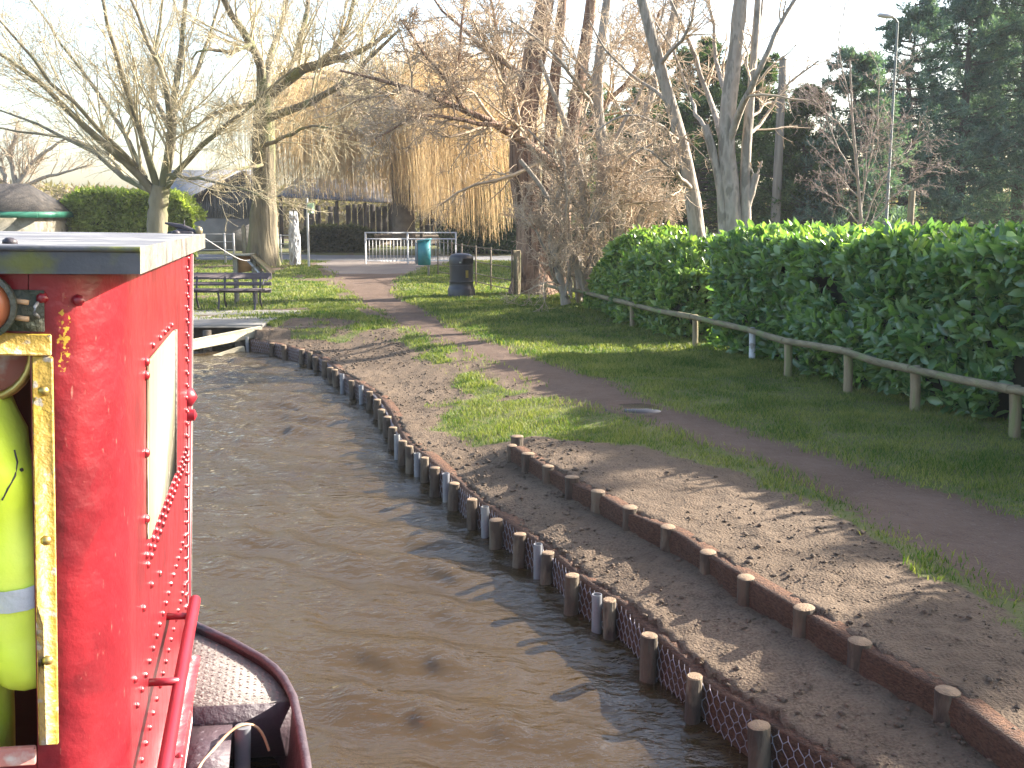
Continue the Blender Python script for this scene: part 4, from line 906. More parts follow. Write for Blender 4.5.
# ------------------------------------------------------------------ posts, gate, totem, sign
gd = 38.2
for i, (px, pt, pb) in enumerate([(245, 227, 262), (277, 227, 257)]):
    D = 36.0 if i == 0 else 37.5; x = P(px, pb, D)[0]; zt = P(px, pt, D)[2]; b = MB(); b.box((x, D, (zt + .4) / 2), (.13, .13, zt - .4), bev=.012); b.lathe([(.065, zt), (.05, zt + .06), (.012, zt + .09)], (x, D, 0), 8)
    tag(b.build('timber_post', M['cream_timber']), ['cream timber post left of the thick mossy trunk', 'cream timber post right of the thick mossy trunk'][i], 'post', 'cream timber posts by the big trunk')
def railfence(name, label, pts, zs, m, rp=.03, rr=.015, cat='fence', h=None, fam=None):
    root = thing(name, label, cat, (pts[0][0], pts[0][1], .5), fam)
    for (x, y) in pts: b = MB(); b.tube([(x, y, .4), (x, y, max(zs) + .04)], rp, 6); b.build('post', m, root)
    for z in zs:
        for a, c in zip(pts[:-1], pts[1:]): b = MB(); b.tube([(a[0], a[1], z), (c[0], c[1], z)], rr, 6); b.build('rail', m, root)
    return root
Dg = 37.8
railfence('field_gate', 'grey metal field gate and rails at the roadside behind the boat roof', [(P(px, 250, Dg)[0], Dg) for px in (150, 190, 225, 234)], [.72, 1.0, 1.28, 1.55], M['galv'], .04, .018, 'gate')
railfence('metal_railing', 'thin grey rails between the big trunk and the white carved post', [(P(px, 250, Dg + .4)[0], Dg + .4) for px in (268, 281, 300)], [.85, 1.2, 1.5], M['galv'], .03, .018)
# totem of interwoven strips
td = 37; tx_ = P(295, 265, td)[0]; zt = P(295, 216, td)[2]; to = thing('carved_post', 'white openwork sculpted post with a pointed crown beside the sign pole', 'sculpture', (tx_, td, .5))
b = MB(); 
for i in range(9):
    for sg in (-1, 1):
        a0 = i * 2 * math.pi / 9; kk = np.linspace(0, 1, 26); rad = .17 * (1 + .12 * np.sin(kk * 3.14)) - .03 * kk; an = a0 + sg * (.45 * np.sin(kk * 12 + i) + .6 * kk)
        b.tube(np.stack([tx_ + rad * np.cos(an), td + rad * np.sin(an), .5 + (zt - .5) * kk], 1), .017, 5)
smooth_by_angle(b.build('lattice', M['totem'], to), 60)
b = MB(); b.lathe([(.115, .45), (.125, (zt + .5) / 2), (.10, zt - .05)], (tx_, td, 0), 12); b.build('core', M['galv'], to)
b = MB(); 
for i in range(6): a = i * math.pi / 3; b.lathe([(.035, 0), (.03, .1), (.003, .22)], (tx_ + .12 * math.cos(a), td + .12 * math.sin(a), zt - .04), 5)
b.build('crown_point', M['totem'], to)
b = MB(); b.lathe([(.155, zt - .12), (.16, zt - .09), (.155, zt - .06)], (tx_, td, 0), 14); b.build('dark_band', M['black_iron'], to)
sx = P(309, 266, 35.5)[0]; zt = P(309, 198, 35.5)[2]
sg = thing('sign_pole', 'slim grey pole carrying a small pale green footpath sign', 'sign', (sx, 35.5, .5)); b = MB(); b.tube([(sx, 35.5, .4), (sx, 35.5, zt)], .038, 10); smooth_by_angle(b.build('pole', M['galv'], sg), 60)
b = MB(); x1 = P(316, 207, 35.5)[0]; b.box((sx + .13, 35.46, P(0, 208, 35.5)[2]), (.22, .02, .34), bev=.004); b.build('sign_plate', M['sign_green'], sg)
b = MB()
for dz, wd_ in ((.10, .12), (.04, .14), (-.02, .10), (-.08, .13)): b.box((sx + .13, 35.445, P(0, 208, 35.5)[2] + dz), (wd_, .006, .022))
b.build('lettering', M['white_paint'], sg)
# pedestrian guard rail
gr_ = thing('guard_railing', 'galvanised pedestrian guard railing with upright bars at the road edge', 'railing', (P(410, 262, 37.6)[0], 37.6, .5))
xa, xb_, xc_ = [P(px, 262, 37.6)[0] for px in (366, 408, 456)]
zt = P(0, 232, 37.6)[2]; z2 = zt - .24
for x in (xa, xb_, xc_): b = MB(); b.box((x, 37.6, (zt + .4) / 2), (.06, .06, zt - .4), bev=.006); b.build('post', M['galv'], gr_)
for (u0, u1) in ((xa, xb_), (xb_, xc_)):
    for z in (zt - .02, z2, .62): b = MB(); b.beam((u0 + .03, 37.6, z), (u1 - .03, 37.6, z), .04, .045, bev=.004); b.build('rail', M['galv'], gr_)
    for k_ in range(1, 12): x = u0 + (u1 - u0) * k_ / 12; b = MB(); b.tube([(x, 37.6, .62), (x, 37.6, z2)], .0125, 6); b.build('bar', M['galv'], gr_)
# estate fence
ep = []
for px, py, D in ((438, 272, 31), (452, 275, 29.5), (462, 277, 28.2), (476, 284, 26.6), (491, 288, 25.2), (512, 292, 23.9)): ep.append((P(px, py, D)[0], D))
railfence('estate_fence', 'rusty iron estate fence with slim posts behind the black litter bin', ep, [.62, .82, 1.12, 1.48], M['estate'], .022, .012)
x = P(517, 292, 23.4)[0]; b = MB(); b.box((x, 23.4, .95), (.17, .17, 1.15), bev=.015); b.box((x + .0, 23.31, .9), (.06, .03, .9)); tag(b.build('gate_post', M['wood_post']), 'green-stained square timber gate post against the reddish tree trunk', 'post')
# black litter bin
bd_ = 23.2; x = P(461.5, 297, bd_)[0]; lt = thing('litter_bin', 'black round plastic litter bin with a domed top on the grass verge', 'litter bin', (x, bd_, .5))
z0 = .47; b = MB(); b.lathe([(.30, 0), (.305, .04), (.30, .20), (.275, .26), (.262, .28), (.262, .36), (.268, .37), (.268, .39), (.258, .40), (.255, .66), (.262, .68), (.262, .74)], (x, bd_, z0), 36); smooth_by_angle(b.build('body', M['plastic_black'], lt), 40)
b = MB(); b.lathe([(.262, .742), (.268, .76), (.268, .90), (.25, .94), (.20, .975), (.10, .995), (.01, 1.0)], (x, bd_, z0), 36); smooth_by_angle(b.build('hood', M['plastic_black'], lt), 40)
M['slot_shade'] = mat('slot_shade', (.004, .004, .004), (.008, .008, .008), 3, .9); M['white_mark'] = mat('white_mark', (.7, .7, .7), (.6, .6, .6), 3, .6)
def patch(mb, cx, cy, rad, a0, a1, z0_, z1_, k=8, th=.008):
    an = np.linspace(a0, a1, k); V = [(cx + (rad + e) * math.sin(a), cy - (rad + e) * math.cos(a), z) for e in (0, th) for z in (z0_, z1_) for a in an]
    o = 2 * k; F = [[o + j, o + j + 1, o + k + j + 1, o + k + j] for j in range(k - 1)] + [[j, o + j, o + j + 1, j + 1][::-1] for j in range(k - 1)] + [[k + j, k + j + 1, o + k + j + 1, o + k + j] for j in range(k - 1)] + [[0, k, o + k, o], [k - 1, o + k - 1, o + 2 * k - 1, 2 * k - 1]]
    mb.add(V, F)
b = MB(); patch(b, x, bd_, .266, .15, 1.25, z0 + .775, z0 + .885); b.build('opening', M['slot_shade'], lt)  # near-black raised patch paints the shade of the hollow
b = MB(); patch(b, x, bd_, .258, .42, .66, z0 + .47, z0 + .63, 5); b.build('gold_emblem', M['gold'], lt)
b = MB(); patch(b, x, bd_, .268, -.12, .05, z0 + .79, z0 + .82, 5); b.build('white_mark', M['white_mark'], lt)
# teal bin on post
D = 30.6; x = P(425, 276, D)[0]; tb = thing('dog_waste_bin', 'teal green box bin on a post left of the black litter bin', 'bin', (x, D, .5))
zb_, zt_ = P(0, 265, D)[2], P(0, 240, D)[2]
b = MB(); b.prism([(-.17, zb_), (.17, zb_), (.17, zt_), (-.17, zt_ - .05)], -.14, .14, lambda V: np.stack([V[:, 0] + x - .01, V[:, 2] + D, V[:, 1]], 1)); b.build('body', M['teal'], tb)
b = MB(); b.prism([(-.2, 0), (.2, .07), (.2, .11), (-.2, .05)], -.17, .17, lambda V: np.stack([V[:, 0] + x - .01, V[:, 2] + D, V[:, 1] + zt_ - .06], 1)); b.build('lid', M['teal'], tb)
b = MB(); b.tube([(x + .10, D + .12, .4), (x + .10, D + .12, zb_ + .1)], .035, 8); b.build('post', M['galv_dark'], tb)
b = MB(); b.box((x - .235, D, (zb_ + zt_) / 2 - .02), (.07, .2, .62), bev=.006); b.build('side_plate', M['galv'], tb)
# utility pole, street lamp, small post
D = 33; p0_, p1_ = P(774, 250, D), P(780, 60, D); b = MB(); b.tube([(p0_[0], D, .3), (p0_[0] + .04, D, p1_[2])], [.17, .11], 12); up_ = thing('utility_pole', 'weathered wooden utility pole standing behind the hedge', 'pole', (p0_[0], D, .4)); smooth_by_angle(b.build('pole', M['pole_wood'], up_), 60)
b = MB(); b.lathe([(.125, 0), (.13, .02), (.06, .10), (.01, .13)], (p0_[0] + .04, D, p1_[2]), 10); b.build('cap', M['galv_dark'], up_)
D = 28; x0_ = P(884, 260, D)[0]; zt = P(888, 22, D)[2]; la = thing('street_lamp', 'tall slim grey street lamp column in front of the conifers', 'street lamp', (x0_, D, .4))
b = MB(); b.tube([(x0_, D, .3), (x0_, D, 1.8), (x0_, D, 1.85), (x0_, D, zt)], [.07, .07, .042, .03], 12); smooth_by_angle(b.build('column', M['lamp_grey'], la), 40)
b = MB(); b.tube([(x0_, D, zt - .02), (x0_ - .08, D - .02, zt + .08), (x0_ - .3, D - .05, zt + .14)], .03, 8); smooth_by_angle(b.build('bracket', M['lamp_grey'], la), 60)
b = MB(); b.lathe([(.02, -.22), (.09, -.16), (.11, 0), (.09, .18), (.02, .24)], (x0_ - .32, D - .05, zt + .14), 12, rot=np.array([[0, 0, -1], [0, .8, 0], [.6, 0, .1]])); smooth_by_angle(b.build('lantern', M['galv'], la), 60)
D = 16.5; x0_ = P(910, 225, D)[0]; zt = P(910, 191, D)[2]; b = MB(); b.tube([(x0_, D, .3), (x0_, D, zt)], .05, 10); tag(smooth_by_angle(b.build('timber_post', M['wood_post']), 60), 'plain round wooden post poking up behind the hedge right of the lamp', 'post')

# ------------------------------------------------------------------ buildings
def barn():
    D = 50; x0, x1 = P(160, 250, D)[0], P(243, 250, D)[0]; ax = P(247, 172, D)[0]; zr = P(0, 172, D)[2]; ze = P(0, 213, D)[2]; zw = P(0, 217, D)[2]; z_m = P(0, 190, D)[2]
    xe = P(168, 213, D)[0]; xw = P(259, 215, D)[0]
    root = thing('timber_barn', 'grey plank barn with a pitched roof behind the thick mossy trunk', 'barn', ((x0 + x1) / 2, D, .45))
    # gable facing camera: concrete base + vertical planks
    b = MB(); b.box(((xe + xw) / 2 + .15, D, (.3 + zw) / 2), (xw - xe - .3, .15, zw - .3)); b.build('base_wall', M['concrete'], root)
    b = MB(); n = 44; xsx = np.linspace(xe + .1, xw - .1, n)
    for a, c in zip(xsx[:-1], xsx[1:]):
        m = (a + c) / 2; ht = zr - (zr - ze) * abs(m - ax) / (ax - xe) - .08
        if ht > zw + .05: b.box((m, D - .08 + .012 * (rs.random() - .5), (zw + ht) / 2 - .03), (c - a - .012, .03, ht - zw + .06))
    b.build('plank_gable', M['planks'], root)
    b = MB(); b.prism([(xe + .2, zw), (ax, zr - .15), (xw - .2, zw)], D - .04, D + .02, lambda V: V[:, [0, 2, 1]]); b.build('gable_lining', M['shed_dark'], root)
    for s_, e in ((-1, xe - .5), (1, xw + .1)):
        b = MB(); zz = ze - .15 if s_ < 0 else ze - .15
        b.beam((ax, D + 1.6, zr + .02), (e, D + 1.6, zz), 4, .08, up=(0, 0, 1)); b.build('roof', M['roof_grey'], root)
        b = MB(); b.beam((ax, D - .46, zr - .03), (e, D - .46, zz - .05), .05, .22, up=(0, 0, 1)); b.build('bargeboard', M['shed_dark'], root)
    b = MB(); b.box((P(256, 215, D)[0], D - .1, 1.3), (.5, .08, 1.7)); b.build('doorway', M['shed_dark'], root)
barn()
def barn2():
    D = 62; x0, x1 = P(150, 0, D)[0], P(236, 0, D)[0]; zt, zb_ = P(0, 168, D)[2], P(0, 214, D)[2]
    root = thing('far_barn', 'pale grey metal-roofed barn rising behind the plank barn', 'barn', ((x0 + x1) / 2, D, .45))
    b = MB(); V = [(x0 - .3, D - 3, zb_), (x1 + .6, D - 3, zb_), (x1 + .6, D + 3, zt), (x0 - .3, D + 3, zt), (x0 - .3, D - 3, zb_ - .1), (x1 + .6, D - 3, zb_ - .1), (x1 + .6, D + 3, zt - .1), (x0 - .3, D + 3, zt - .1)]
    b.add(V, [[0, 1, 2, 3], [7, 6, 5, 4], [0, 4, 5, 1], [1, 5, 6, 2], [2, 6, 7, 3], [3, 7, 4, 0]]); b.build('roof', M['roof_grey'], root)
    b = MB(); b.box(((x0 + x1) / 2, D, (zb_ + .3) / 2), (x1 - x0, 5.6, zb_ - .3)); b.build('wall', M['concrete'], root)
barn2()
def openshed():
    D = 55; x0, x1 = P(272, 0, D)[0], P(478, 0, D)[0]; zf = P(0, 196, D)[2]; root = thing('open_shed', 'long open-fronted dark shed with a grey sheet roof behind the willow', 'shed', ((x0 + x1) / 2, D, .45))
    b = MB(); V = [(x0, D - .4, zf - .0), (x1, D - .4, zf - .55), (x1, D + 5, zf + .55), (x0, D + 5, zf + 1.1)]; V += [(a, c, z - .07) for a, c, z in V]
    b.add(V, [[0, 1, 2, 3], [7, 6, 5, 4], [0, 4, 5, 1], [1, 5, 6, 2], [2, 6, 7, 3], [3, 7, 4, 0]]); b.build('roof', M['shed_roof'], root)
    for i, x in enumerate(np.linspace(x0 + .1, x1 - .1, 8)): b = MB(); zt = zf - .1 - .55 * (x - x0) / (x1 - x0); b.box((x, D - .1, (zt + .4) / 2), (.16, .16, zt - .4)); b.build('post', M['shed_dark'], root)
    b = MB(); 
    for x in np.arange(x0 + .1, x1, .34):
        if rs.random() < .86: b.box((x, D + 4.8, 1.5), (.28, .05, 2.3 + rs.uniform(-.2, .2)))
    b.build('back_boards', M['shed_dark'], root)
    b = MB(); b.box(((x0 + x1) / 2, D + 3.4, .75), (x1 - x0 - 1, 1.5, .6), bev=.1); b.build('stored_timber', M['dark_timber'], root)
openshed()
def hut():
    D = 35; x1 = P(76, 211, D + 3.3)[0]; x0 = x1 - 5.2; ze = P(0, 212, D)[2]; zt = P(0, 185, D + 1.6)[2]; root = thing('hut', 'low pale block hut with a dark hipped roof and green fascia at the left edge', 'hut', ((x0 + x1) / 2, D + 1.5, .45))
    b = MB(); b.box(((x0 + x1) / 2, D + 1.6, (ze + .3) / 2), (x1 - x0 - .2, 3.0, ze - .3)); b.build('wall', M['block'], root)
    b = MB(); xm0, xm1 = x0 + 1.7, P(28, 184, D + 1.6)[0]; V = [(x0 - .1, D - .1, ze), (x1 + .1, D - .1, ze), (x1 + .1, D + 3.3, ze), (x0 - .1, D + 3.3, ze), (xm0, D + 1.6, zt + .05), (xm1, D + 1.6, zt + .05)]
    b.add(V, [[0, 1, 5, 4], [1, 2, 5], [2, 3, 4, 5], [3, 0, 4], [3, 2, 1, 0]]); b.build('roof', M['slate'], root)
    b = MB(); b.box(((x0 + x1) / 2, D - .13, ze - .09), (x1 - x0 + .26, .04, .2)); b.box((x1 + .125, D + 1.6, ze - .09), (.04, 3.4, .2)); b.build('fascia', M['green_trim'], root)
hut()

# ------------------------------------------------------------------ the boat
BO = (-1.168, 3.013, 0.0); AZ = R(-12.5); LIST = R(3)
U_ = Vector((math.sin(AZ), math.cos(AZ), 0)); V0 = Vector((math.cos(AZ), -math.sin(AZ), 0)); V_ = V0 * math.cos(LIST) - Vector((0, 0, 1)) * math.sin(LIST); W_ = V0 * math.sin(LIST) + Vector((0, 0, 1)) * math.cos(LIST)
Mr = Matrix((V_, U_, W_)).transposed()       # local x = starboard, y = forward, z = up
boat = thing('narrowboat', 'red riveted steel narrowboat with a worn cabin filling the left of the photo', 'boat', BO, rot=Mr.to_euler())
def red_mat():
    m = mat('boat_red', (.165, .006, .012), (.26, .012, .018), 5, .36, bump=2.2, bscale=5, detail=9, lo=.3, hi=.7, c3=(.14, .006, .011), s3=3.5)
    n = m.node_tree.nodes; L = m.node_tree.links; b = n['Principled BSDF']; b.inputs['Coat Weight'].default_value = .3; b.inputs['Coat Roughness'].default_value = .25
    base = b.inputs['Base Color'].links[0].from_socket
    tc = n.new('ShaderNodeTexCoord'); sp = n.new('ShaderNodeSeparateXYZ'); L.new(tc.outputs['Object'], sp.inputs[0])
    # fine pale chips and streaks
    mp = n.new('ShaderNodeMapping'); mp.inputs['Scale'].default_value = (1, 1, .35); L.new(tc.outputs['Object'], mp.inputs[0])
    z = n.new('ShaderNodeTexNoise'); z.inputs['Scale'].default_value = 85; z.inputs['Detail'].default_value = 3; L.new(mp.outputs[0], z.inputs['Vector'])
    r = n.new('ShaderNodeValToRGB'); r.color_ramp.elements[0].position = .68; r.color_ramp.elements[1].position = .78; L.new(z.outputs['Fac'], r.inputs[0])
    mx = n.new('ShaderNodeMix'); mx.data_type = 'RGBA'; L.new(r.outputs[0], mx.inputs[0]); L.new(base, mx.inputs[6]); mx.inputs[7].default_value = (.34, .12, .09, 1)
    # flaked yellow streak near the door frame: band around x=-.10..-.14 on the rear, high up
    def band(sock, c, wd):
        s = n.new('ShaderNodeMath'); s.operation = 'SUBTRACT'; L.new(sock, s.inputs[0]); s.inputs[1].default_value = c
        a = n.new('ShaderNodeMath'); a.operation = 'ABSOLUTE'; L.new(s.outputs[0], a.inputs[0])
        q = n.new('ShaderNodeMath'); q.operation = 'DIVIDE'; L.new(a.outputs[0], q.inputs[0]); q.inputs[1].default_value = wd
        o = n.new('ShaderNodeMath'); o.operation = 'SUBTRACT'; o.use_clamp = True; o.inputs[0].default_value = 1.3; L.new(q.outputs[0], o.inputs[1]); return o.outputs[0]
    m1 = n.new('ShaderNodeMath'); m1.operation = 'MULTIPLY'; L.new(band(sp.outputs[0], -.115, .030), m1.inputs[0]); L.new(band(sp.outputs[2], 2.10, .17), m1.inputs[1])
    yl = n.new('ShaderNodeMath'); yl.operation = 'LESS_THAN'; L.new(sp.outputs[1], yl.inputs[0]); yl.inputs[1].default_value = -.5
    m1b = n.new('ShaderNodeMath'); m1b.operation = 'MULTIPLY'; L.new(m1.outputs[0], m1b.inputs[0]); L.new(yl.outputs[0], m1b.inputs[1])
    z2 = n.new('ShaderNodeTexNoise'); z2.inputs['Scale'].default_value = 75; z2.inputs['Detail'].default_value = 6; L.new(tc.outputs['Object'], z2.inputs['Vector'])
    ad = n.new('ShaderNodeMath'); ad.operation = 'MULTIPLY'; L.new(z2.outputs['Fac'], ad.inputs[0]); L.new(m1b.outputs[0], ad.inputs[1])
    r2 = n.new('ShaderNodeValToRGB'); r2.color_ramp.elements[0].position = .50; r2.color_ramp.elements[1].position = .54; L.new(ad.outputs[0], r2.inputs[0])
    mx2 = n.new('ShaderNodeMix'); mx2.data_type = 'RGBA'; L.new(r2.outputs[0], mx2.inputs[0]); L.new(mx.outputs[2], mx2.inputs[6]); mx2.inputs[7].default_value = (.46, .28, .03, 1)
    L.new(mx2.outputs[2], b.inputs['Base Color']); return m
M['red'] = red_mat()
M['red2'] = mat('red_paint', (0.255, 0.015, 0.0263), (0.21, 0.0112, 0.0188), 6, .35)
M['roofpaint'] = mat('roof_paint', (0.11, 0.105, 0.11), (0.165, 0.16, 0.165), 3, .6, bump=.6, bscale=20, c3=(0.299, 0.286, 0.26), s3=4)
M['roofedge'] = mat('roof_edge', (0.049, 0.0525, 0.063), (0.091, 0.091, 0.098), 6, .5, bump=.5, c3=(0.112, 0.119, 0.0245), s3=5)
M['roofedge_pale'] = mat('roof_edge_pale', (.12, .11, .09), (.17, .155, .13), 9, .7, bump=1, c3=(.07, .062, .05), s3=8)
M['cream'] = mat('cream_paint', (0.185, 0.15, 0.08), (0.22, 0.185, 0.11), 5, .5, bump=.4, stretch=(3, 3, .4), c3=(0.20, 0.16, 0.085), s3=6)
M['yellow'] = mat('yellow_paint', (0.304, 0.192, 0.016), (0.256, 0.16, 0.02), 12, .5, bump=.6, c3=(0.24, 0.208, 0.16), s3=26)
_r3 = [x for x in M['yellow'].node_tree.nodes if x.type == 'VALTORGB'][1]; _r3.color_ramp.elements[0].position = .60; _r3.color_ramp.elements[1].position = .64
M['pinkbar'] = mat('faded_red', (0.385, 0.168, 0.14), (0.336, 0.105, 0.084), 9, .6, c3=(0.42, 0.35, 0.315), s3=9)
M['hull'] = mat('hull_dark', (0.044, 0.028, 0.036), (0.072, 0.048, 0.056), 7, .55, bump=1)
M['deckplate'] = mat('deckplate', (0.14, 0.119, 0.105), (0.203, 0.175, 0.154), 9, .6, bump=1, bscale=60)
M['brass'] = mat('brass', (.55, .40, .13), (.38, .27, .08), 14, .35, metal=.8)
M['lens'] = mat('orange_lens', (.62, .16, .06), (.7, .22, .09), 6, .3)
M['darkgreen'] = mat('dark_green_patch', (.03, .045, .03), (.06, .06, .045), 14, .6, bump=1)
M['interior'] = mat('interior', (.16, .05, .02), (.22, .08, .035), 4, .7)
M['woodtan'] = mat('peg_wood', (.45, .28, .15), (.5, .32, .18), 8, .7)
RU = -.6; RC = .25; TOPW = 2.25
def wallpath(n=14):
    pts = [(-.134, RU)] ; 
    return pts
# starboard shell (rear strip + rounded corner + side), hollow
def shell(poly2, z0, z1, th, name, m):
    A = np.array(poly2, float); t = np.gradient(A, axis=0); t /= np.linalg.norm(t, axis=1)[:, None]; nn = np.stack([t[:, 1], -t[:, 0]], 1)
    I = A - nn * th; zs = np.linspace(z0, z1, 24); K = len(A); b = MB()
    V = [(x, y, z) for z in zs for x, y in A] + [(x, y, z) for z in zs for x, y in I]; o = len(zs) * K
    F = [[i * K + j, i * K + j + 1, (i + 1) * K + j + 1, (i + 1) * K + j] for i in range(len(zs) - 1) for j in range(K - 1)] + [[o + i * K + j, o + (i + 1) * K + j, o + (i + 1) * K + j + 1, o + i * K + j + 1] for i in range(len(zs) - 1) for j in range(K - 1)]
    T_ = (len(zs) - 1) * K; F += [[T_ + j, T_ + j + 1, o + T_ + j + 1, o + T_ + j] for j in range(K - 1)] + [[i * K, (i + 1) * K, o + (i + 1) * K, o + i * K] for i in range(len(zs) - 1)] + [[i * K + K - 1, o + i * K + K - 1, o + (i + 1) * K + K - 1, (i + 1) * K + K - 1] for i in range(len(zs) - 1)]
    b.add(V, F); return b
A = [(-.185, RU), (-.21 + .0, RU)]
path2 = [(-.188, RU)] + [(-.188 + .0, RU)][:0] + [(x, RU) for x in (-.18, -.17)] + [(-RC * .62 + RC * .62 * math.sin(a), RU + RC - RC * math.cos(a)) for a in np.linspace(0, math.pi / 2, 16)] + [(0, y) for y in np.linspace(RU + RC + .05, 1.6, 30)]
b = shell(path2, .3, TOPW, .02, 'cabin', M['red'])
# rivets on the side: rows and columns of little domes
def rivet(b, x, y, z, r=.007, ax=0):
    r *= 1.35; k = 7; an = np.arange(k) * 2 * math.pi / k
    rings = [(r, 0), (r * .8, r * .5), (r * .35, r * .8)]
    V = []
    for rr, hh in rings:
        for a in an: V.append((x + hh, y + rr * math.cos(a), z + rr * math.sin(a)) if ax == 0 else (x + rr * math.cos(a), y - hh, z + rr * math.sin(a)))
    b.add(V, [[i * k + j, i * k + (j + 1) % k, (i + 1) * k + (j + 1) % k, (i + 1) * k + j] for i in range(2) for j in range(k)] + [[2 * k + j for j in range(k)]])
for y in np.arange(-.02, 1.45, .085): rivet(b, 0, y, 1.385, .010); rivet(b, 0, y + .03, 1.345, .010)
for y in np.arange(-.25, 1.45, .10): rivet(b, 0, y, 1.02, .009); rivet(b, 0, y, .80, .009)
for z in np.arange(.55, 2.2, .055): rivet(b, 0, 1.47, z, .009); rivet(b, 0, 1.40, z + .02, .009)
for z in (1.50, 1.70, 1.93, 1.97): rivet(b, 0, -.03, z, .012)
for y in (.15, .35, .5, .62, .74): rivet(b, 0, y, 1.995, .009)
for z in np.arange(1.48, 1.95, .08): rivet(b, 0, .835, z, .009)
for y, z in ((-.30, 1.12), (-.1, 1.25), (.1, 1.25), (.35, 1.2)): rivet(b, 0, y, z, .010)
# rear: rivets + wall below and above the opening
rivet(b, -.16, RU, 2.195, .011, 1); rivet(b, -.085, RU + .02, 2.19, .011, 1)
b.box((-.66, RU + .011, (.3 + 1.07) / 2), (.94, .02, .77)); b.box((-.66, RU + .011, (2.112 + TOPW) / 2), (.94, .02, TOPW - 2.112))
b.box((-1.27, RU + .011, (.3 + TOPW) / 2), (.276, .02, TOPW - .3))
b.box((-1.39, .5, .6), (.02, 2.18, .6)); b.box((-.70, 1.59, (.3 + TOPW) / 2), (1.36, .02, TOPW - .3))
cab = b.build('cabin_shell', M['red'], boat); smooth_by_angle(cab, 45)
b = MB()
b.box((.007, 1.545, (.6 + 2.22) / 2), (.012, .10, 1.62), bev=.003); b.build('corner_strip', M['red2'], boat)
b = MB(); b.box((.003, 1.612, (.35 + 2.22) / 2), (.022, .02, 1.86), bev=.004); b.build('end_trim', M['roofedge_pale'], boat)
# dome joint fitting at far corner
b = MB(); b.lathe([(.045, 0), (.04, .02), (.015, .035), (.004, .04)], (.0, 1.5, 1.60), 12, rot=np.array([[0, 0, 1], [0, 1, 0], [-1, 0, 0]])); b.lathe([(.028, 0), (.025, .03), (.004, .04)], (.0, 1.5, 1.52), 12, rot=np.array([[0, 0, 1], [0, 1, 0], [-1, 0, 0]])); smooth_by_angle(b.build('hinge_boss', M['red2'], boat), 50)
b = MB(); b.box((.006, .39, 1.70), (.010, .80, .54), bev=.003); b.build('side_panel', M['cream'], boat)
b = MB(); b.box((.008, .82, 1.70), (.014, .02, .54)); b.build('panel_beading', M['roofedge_pale'], boat)
# hull-side guard tube with brackets
b = MB(); b.tube([(.09, .72, .965), (.09, .2, .945), (.09, -.4, .90), (.09, -1.2, .85)], [.021] * 4, 14); hr = b.build('hand_rail', M['red2'], boat); smooth_by_angle(hr, 60)
for y in (.60, .05): b = MB(); b.tube([(-.0, y, .95), (.09, y, .95)], .013, 8); b.build('rail_bracket', M['red2'], boat)
# roof
def roof():
    b = MB(); xs_ = np.linspace(-1.5, .06, 15); y0, y1 = RU - .045, 1.66
    z = lambda x, y=-.4: 2.302 + .035 * x + .018 * (1.6 - y) / 2.2
    V = []; 
    for y in (y0, y1):
        for x in xs_: V.append((x, y, z(x, y)))
        for x in xs_: V.append((x, y, z(x, y) - .062))
    n = 15; o = 30
    F = [[j, j + 1, o + j + 1, o + j] for j in range(n - 1)] + [[n + j, o + n + j, o + n + j + 1, n + j + 1] for j in range(n - 1)]
    b.add(V, F, 0)
    F2 = [[j + 1, j, n + j, n + j + 1] for j in range(n - 1)] + [[o + j, o + j + 1, o + n + j + 1, o + n + j] for j in range(n - 1)]
    b.add(V, F2, 1)
    b.add(V, [[n - 1, 2 * n - 1, o + 2 * n - 1, o + n - 1], [0, o, o + n, n]], 2)
    rf = b.build('roof', [M['roofpaint'], M['roofedge'], M['roofedge_pale']], boat)
    b = MB(); b.tube([(-1.5, y0, z(-1.5) - .004), (-1.0, y0, z(-1.0) - .003), (-.5, y0, z(-.5) - .003), (.06, y0, z(.06) - .004)], .007, 8); smooth_by_angle(b.build('roof_bead', M['roofedge'], boat), 60)
    for x in (-.26, -.05):
        b = MB(); y_ = -.45 if x < -.2 else 1.5; b.lathe([(.018, 0), (.017, .008), (.009, .014), (.002, .015)], (x, y_, z(x, y_)), 12); b.build('roof_bolt', M['black_iron'], rf)
    return z
zroof = roof()
# opening frame, rear
b = MB(); b.box((-.160, RU - .008, (1.10 + 2.06) / 2), (.045, .014, .96), bev=.003); b.build('frame_upright', M['yellow'], boat)
b = MB(); b.box((-.60, RU - .008, 2.087), (.92, .014, .050), bev=.003); b.build('frame_header', M['yellow'], boat)
b = MB(); b.box((-.66, RU - .008, 1.074), (.94, .018, .046), bev=.003); b.build('frame_sill', M['pinkbar'], boat)
for z_ in (1.32, 1.62, 1.98): b = MB(); rivet(b, -.158, RU - .015, z_, .010, 1); b.build('frame_bolt', M['brass'], boat)
b = MB(); b.box((-.25, RU - .004, 2.165), (.19, .006, .095)); b.build('green_plate', M['darkgreen'], boat)
ry = np.array([[1, 0, 0], [0, 0, -1], [0, 1, 0]])
b = MB(); b.lathe([(.070, 0), (.078, .01), (.078, .03), (.068, .034), (.064, .02)], (-.285, RU - .012, 2.175), 28, rot=ry, cap=False); smooth_by_angle(b.build('lamp_rim', M['darkgreen'], boat), 40)
b = MB(); b.lathe([(.066, 0), (.062, .018), (.04, .03), (.005, .035)], (-.285, RU - .012, 2.175), 28, rot=ry); smooth_by_angle(b.build('lamp_lens', M['lens'], boat), 60)
for z_ in (2.188, 2.150): b = MB(); b.tube([(-.215, RU - .02, z_), (-.185, RU - .02, z_ - .003)], .006, 8); b.build('peg', M['woodtan'], boat)
